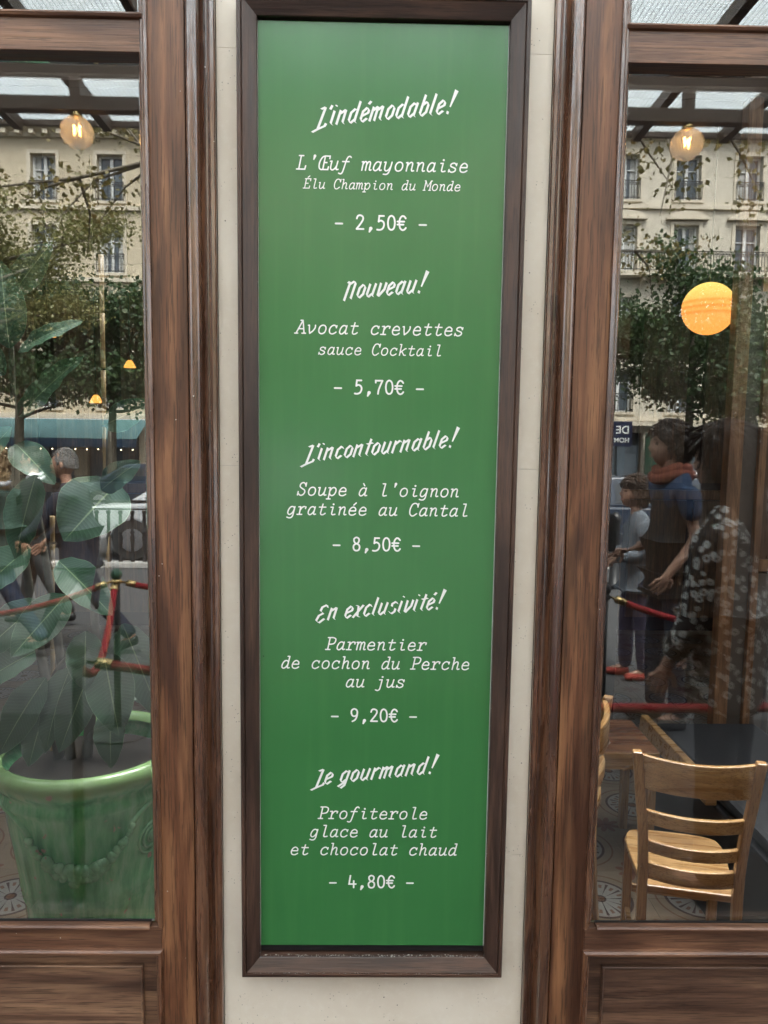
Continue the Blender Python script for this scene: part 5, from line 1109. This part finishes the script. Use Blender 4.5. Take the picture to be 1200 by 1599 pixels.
    for k in 'RL':
        an, toe = J[k][2], J[k][3]; dn = Vector((0, 0, -.022*H)); me = skin_mesh([an-Vector((.02*H, 0, 0))+dn, an+dn*1.2+Vector((.02*H, 0, 0)), toe+Vector((.0, 0, .004*H)), toe+Vector((.018*H, 0, 0))], [(0, 1), (1, 2), (2, 3)], [.026*H, .027*H, (.026*H, .019*H), (.020*H, .013*H)], 2, root=1)
        link('shoe', me, shoes or BLACK, t, world=False)
    if extra: extra(t, H, pel, che, ntk, nek, hc, J)
    return t
def ring_scarf(mat, r0=.075, th=.032, nm='scarf'):
    def f(t, H, pel, che, ntk, nek, hc, J):
        m = MB(); c0 = nek-Vector((.005, 0, .012)); P = [c0+Vector((r0*math.cos(a), r0*.95*math.sin(a), .010*math.sin(3*a)-.014*math.cos(a))) for a in np.linspace(0, 2*math.pi, 26)]; m.tube(P, th, 10, caps=False)
        P = [p-Vector((0, 0, .035))+Vector(((p.x-c0.x)*.25, (p.y-c0.y)*.25, 0)) for p in P]; m.tube(P, th*.95, 10, caps=False); m.build(nm, mat, t, world=False)
    return f
def backpack(mat):
    def f(t, H, pel, che, ntk, nek, hc, J):
        m = MB(); m.box(-.30, -.11, -.155, .155, che.z-.24, che.z+.20); o = m.build('bag_body', mat, t, world=False, bevel=.06)
        MB().box(-.36, -.301, -.12, .12, che.z-.20, che.z+.02).build('bag_pocket', mat, t, world=False, bevel=.03)
        for s in (-1, 1): MB().tube([(-.12, s*.09, che.z+.18), (-.02, s*.10, ntk.z+.03), (.10, s*.10, che.z+.08), (.09, s*.12, che.z-.08), (-.10, s*.13, che.z-.18)], .018, 8, flat=.5).build('strap', mat, t, world=False)
    return f
def floral():
    g = N('black_floral_cloth'); v = g.co(); vo = g.n('ShaderNodeTexVoronoi'); vo.inputs['Scale'].default_value = 32; vo.inputs['Randomness'].default_value = .8; g.l(g.co(), vo.inputs['Vector'])
    n = g.noise(v, 60, 3); d = g.math('ADD', vo.outputs['Distance'], g.math('MULTIPLY', g.math('SUBTRACT', n, .5), .45)); k = g.math('MULTIPLY', g.math('LESS_THAN', d, .42), g.math('GREATER_THAN', d, .14))
    g.pr(g.mix((.008, .008, .009), (.50, .51, .50), k), .8, 0, n, .3, .002); return g.m
NAVYC = cloth('dark_navy_cloth', (.012, .014, .026)); BLK = cloth('black_cloth', (.009, .009, .010)); CHAR = cloth('charcoal_cloth', (.03, .032, .034)); DENIM = cloth('dark_denim', (.022, .034, .065)); PURP = cloth('purple_grey_trousers', (.05, .04, .075))
GREYS = cloth('grey_sweatshirt', (.13, .15, .175)); BLUE = cloth('blue_shirt', (.022, .05, .11)); ORNG = cloth('rust_orange_scarf', (.20, .045, .022)); REDS = cloth('red_shoe', (.34, .045, .03)); GRNC = cloth('dark_green_cloth', (.02, .045, .035)); WHT = cloth('white_scarf', (.45, .46, .48)); BRN = cloth('brown_cloth', (.10, .05, .03))
PI = math.pi
person((1.27, -1.24, 0), PI+.75, 1.66, 'woman with very long dark hair in a black blouse with white flowers', dict(armR=(.1, .1, .35), armL=(.1, .1, .5)), floral(), BLK, HB, 'long', coat_r=1.12, hem=.40)
def teen_extra(t, H, pel, che, ntk, nek, hc, J):
    ring_scarf(ORNG, .082, .034)(t, H, pel, che, ntk, nek, hc, J)
    me = skin_mesh([pel+Vector((-.012, 0, -.02)), pel+Vector((-.012, 0, 0)), pel+Vector((-.012, 0, .09*H)), che+Vector((-.012, 0, 0)), ntk+Vector((-.01, 0, -.02))], [(0, 1), (1, 2), (2, 3), (3, 4)], [(.155, .180), (.15, .172), (.138, .158), (.148, .186), (.11, .15)], 2, root=1)
    link('open_jacket', me, BLK, t, world=False)
    me = skin_mesh([che+Vector((-.05, .02, .09)), che+Vector((-.03, .17, .06)), che+Vector((.0, .19, -.08)), che+Vector((-.01, .19, -.30)), che+Vector((-.08, .10, -.05)), che+Vector((-.08, .04, -.32))], [(0, 1), (1, 2), (2, 3), (0, 4), (4, 5)], [.07, .06, .07, .05, .08, .07], 2)
    link('jacket_over_shoulder', me, BLK, t, world=False)
person((1.76, -3.02, 0), PI, 1.76, 'dark-haired young man in a blue shirt and rust scarf, seen in profile', dict(armR=(-.25, .12, .9), armL=(-.1, .12, 1.2), legL=(.08, .1), legR=(-.06, .0)), BLUE, DENIM, HB, 'mop', sleeves='short', extra=teen_extra)
def phone(t, H, pel, che, ntk, nek, hc, J):
    p = (J['L'][6]+J['R'][6])/2+Vector((.07, 0, .01)); MB().box(p.x-.06, p.x+.06, p.y-.035, p.y+.035, p.z, p.z+.009).build('phone', BLACK, t, world=False, bevel=.003)
person((1.90, -4.0, 0), PI, 1.42, 'boy in a grey sweatshirt and red shoes holding a phone', dict(armR=(.05, .02, 1.35), armL=(.05, .02, 1.35), legL=(.10, .1), legR=(-.08, .0), curl=.9, nod=.1), GREYS, PURP, HM, 'mop', shoes=REDS, extra=phone, coat_r=1.08)
person((1.07, -3.1, 0), PI, 1.66, 'person in a black coat with a black backpack, half hidden by the window post', dict(legL=(.2, .1), legR=(-.2, .1)), BLK, BLK, HB, 'short', extra=backpack(BLK), coat_r=1.15)
person((2.05, -1.95, 0), PI, 1.68, 'person in a brown coat at the right edge, behind the long-haired woman', dict(armR=(.1, .1, .3)), BRN, CHAR, HM, 'bob', coat_r=1.15)
person((-2.30, -4.65, 0), PI, 1.66, 'grey-haired man in a dark navy jacket striding to the left', dict(lean=.16, armR=(.55, .06, .35), armL=(.35, .06, .5), legL=(.52, .12), legR=(-.42, .35), drop=.045, footR=-.5), NAVYC, NAVYC, HG, 'crop', skin=SKD, coat_r=1.1)
person((-2.86, -4.5, 0), PI, 1.62, 'blond woman in a dark green coat and white scarf walking to the left', dict(lean=.05, armR=(.2, .1, .3), armL=(-.2, .1, .3), legL=(.35, .1), legR=(-.35, .3), drop=.02), GRNC, DENIM, HL, 'bob', coat_r=1.12, extra=ring_scarf(WHT, .08, .026))
person((-3.05, -5.6, 0), PI, 1.63, 'short-haired man in black behind the grey-haired man', dict(legL=(.3, .1), legR=(-.3, .3), drop=.02, armL=(.3, .1, .3)), BLK, CHAR, HB, 'crop', skin=SKD, coat_r=1.1, extra=ring_scarf(WHT, .06, .016, 'collar'))
def cap(t, H, pel, che, ntk, nek, hc, J):
    MB().lathe([(.110, .02), (.112, .05), (.095, .10), (.05, .125), (.001, .13)], (hc.x-.008, hc.y, hc.z), 24).build('cap_crown', BRN, t, world=False); MB().tube([(hc.x+.06, hc.y, hc.z+.035), (hc.x+.17, hc.y, hc.z+.022)], .075, 12, flat=.1).build('cap_peak', BRN, t, world=False)
person((-3.55, -5.0, 0), PI, 1.64, 'person in a flat cap and charcoal coat at the far left of the walkers', dict(legL=(-.3, .2), legR=(.35, .1), drop=.02, armR=(-.3, .1, .3)), CHAR, BLK, HM, 'short', extra=cap, coat_r=1.12)
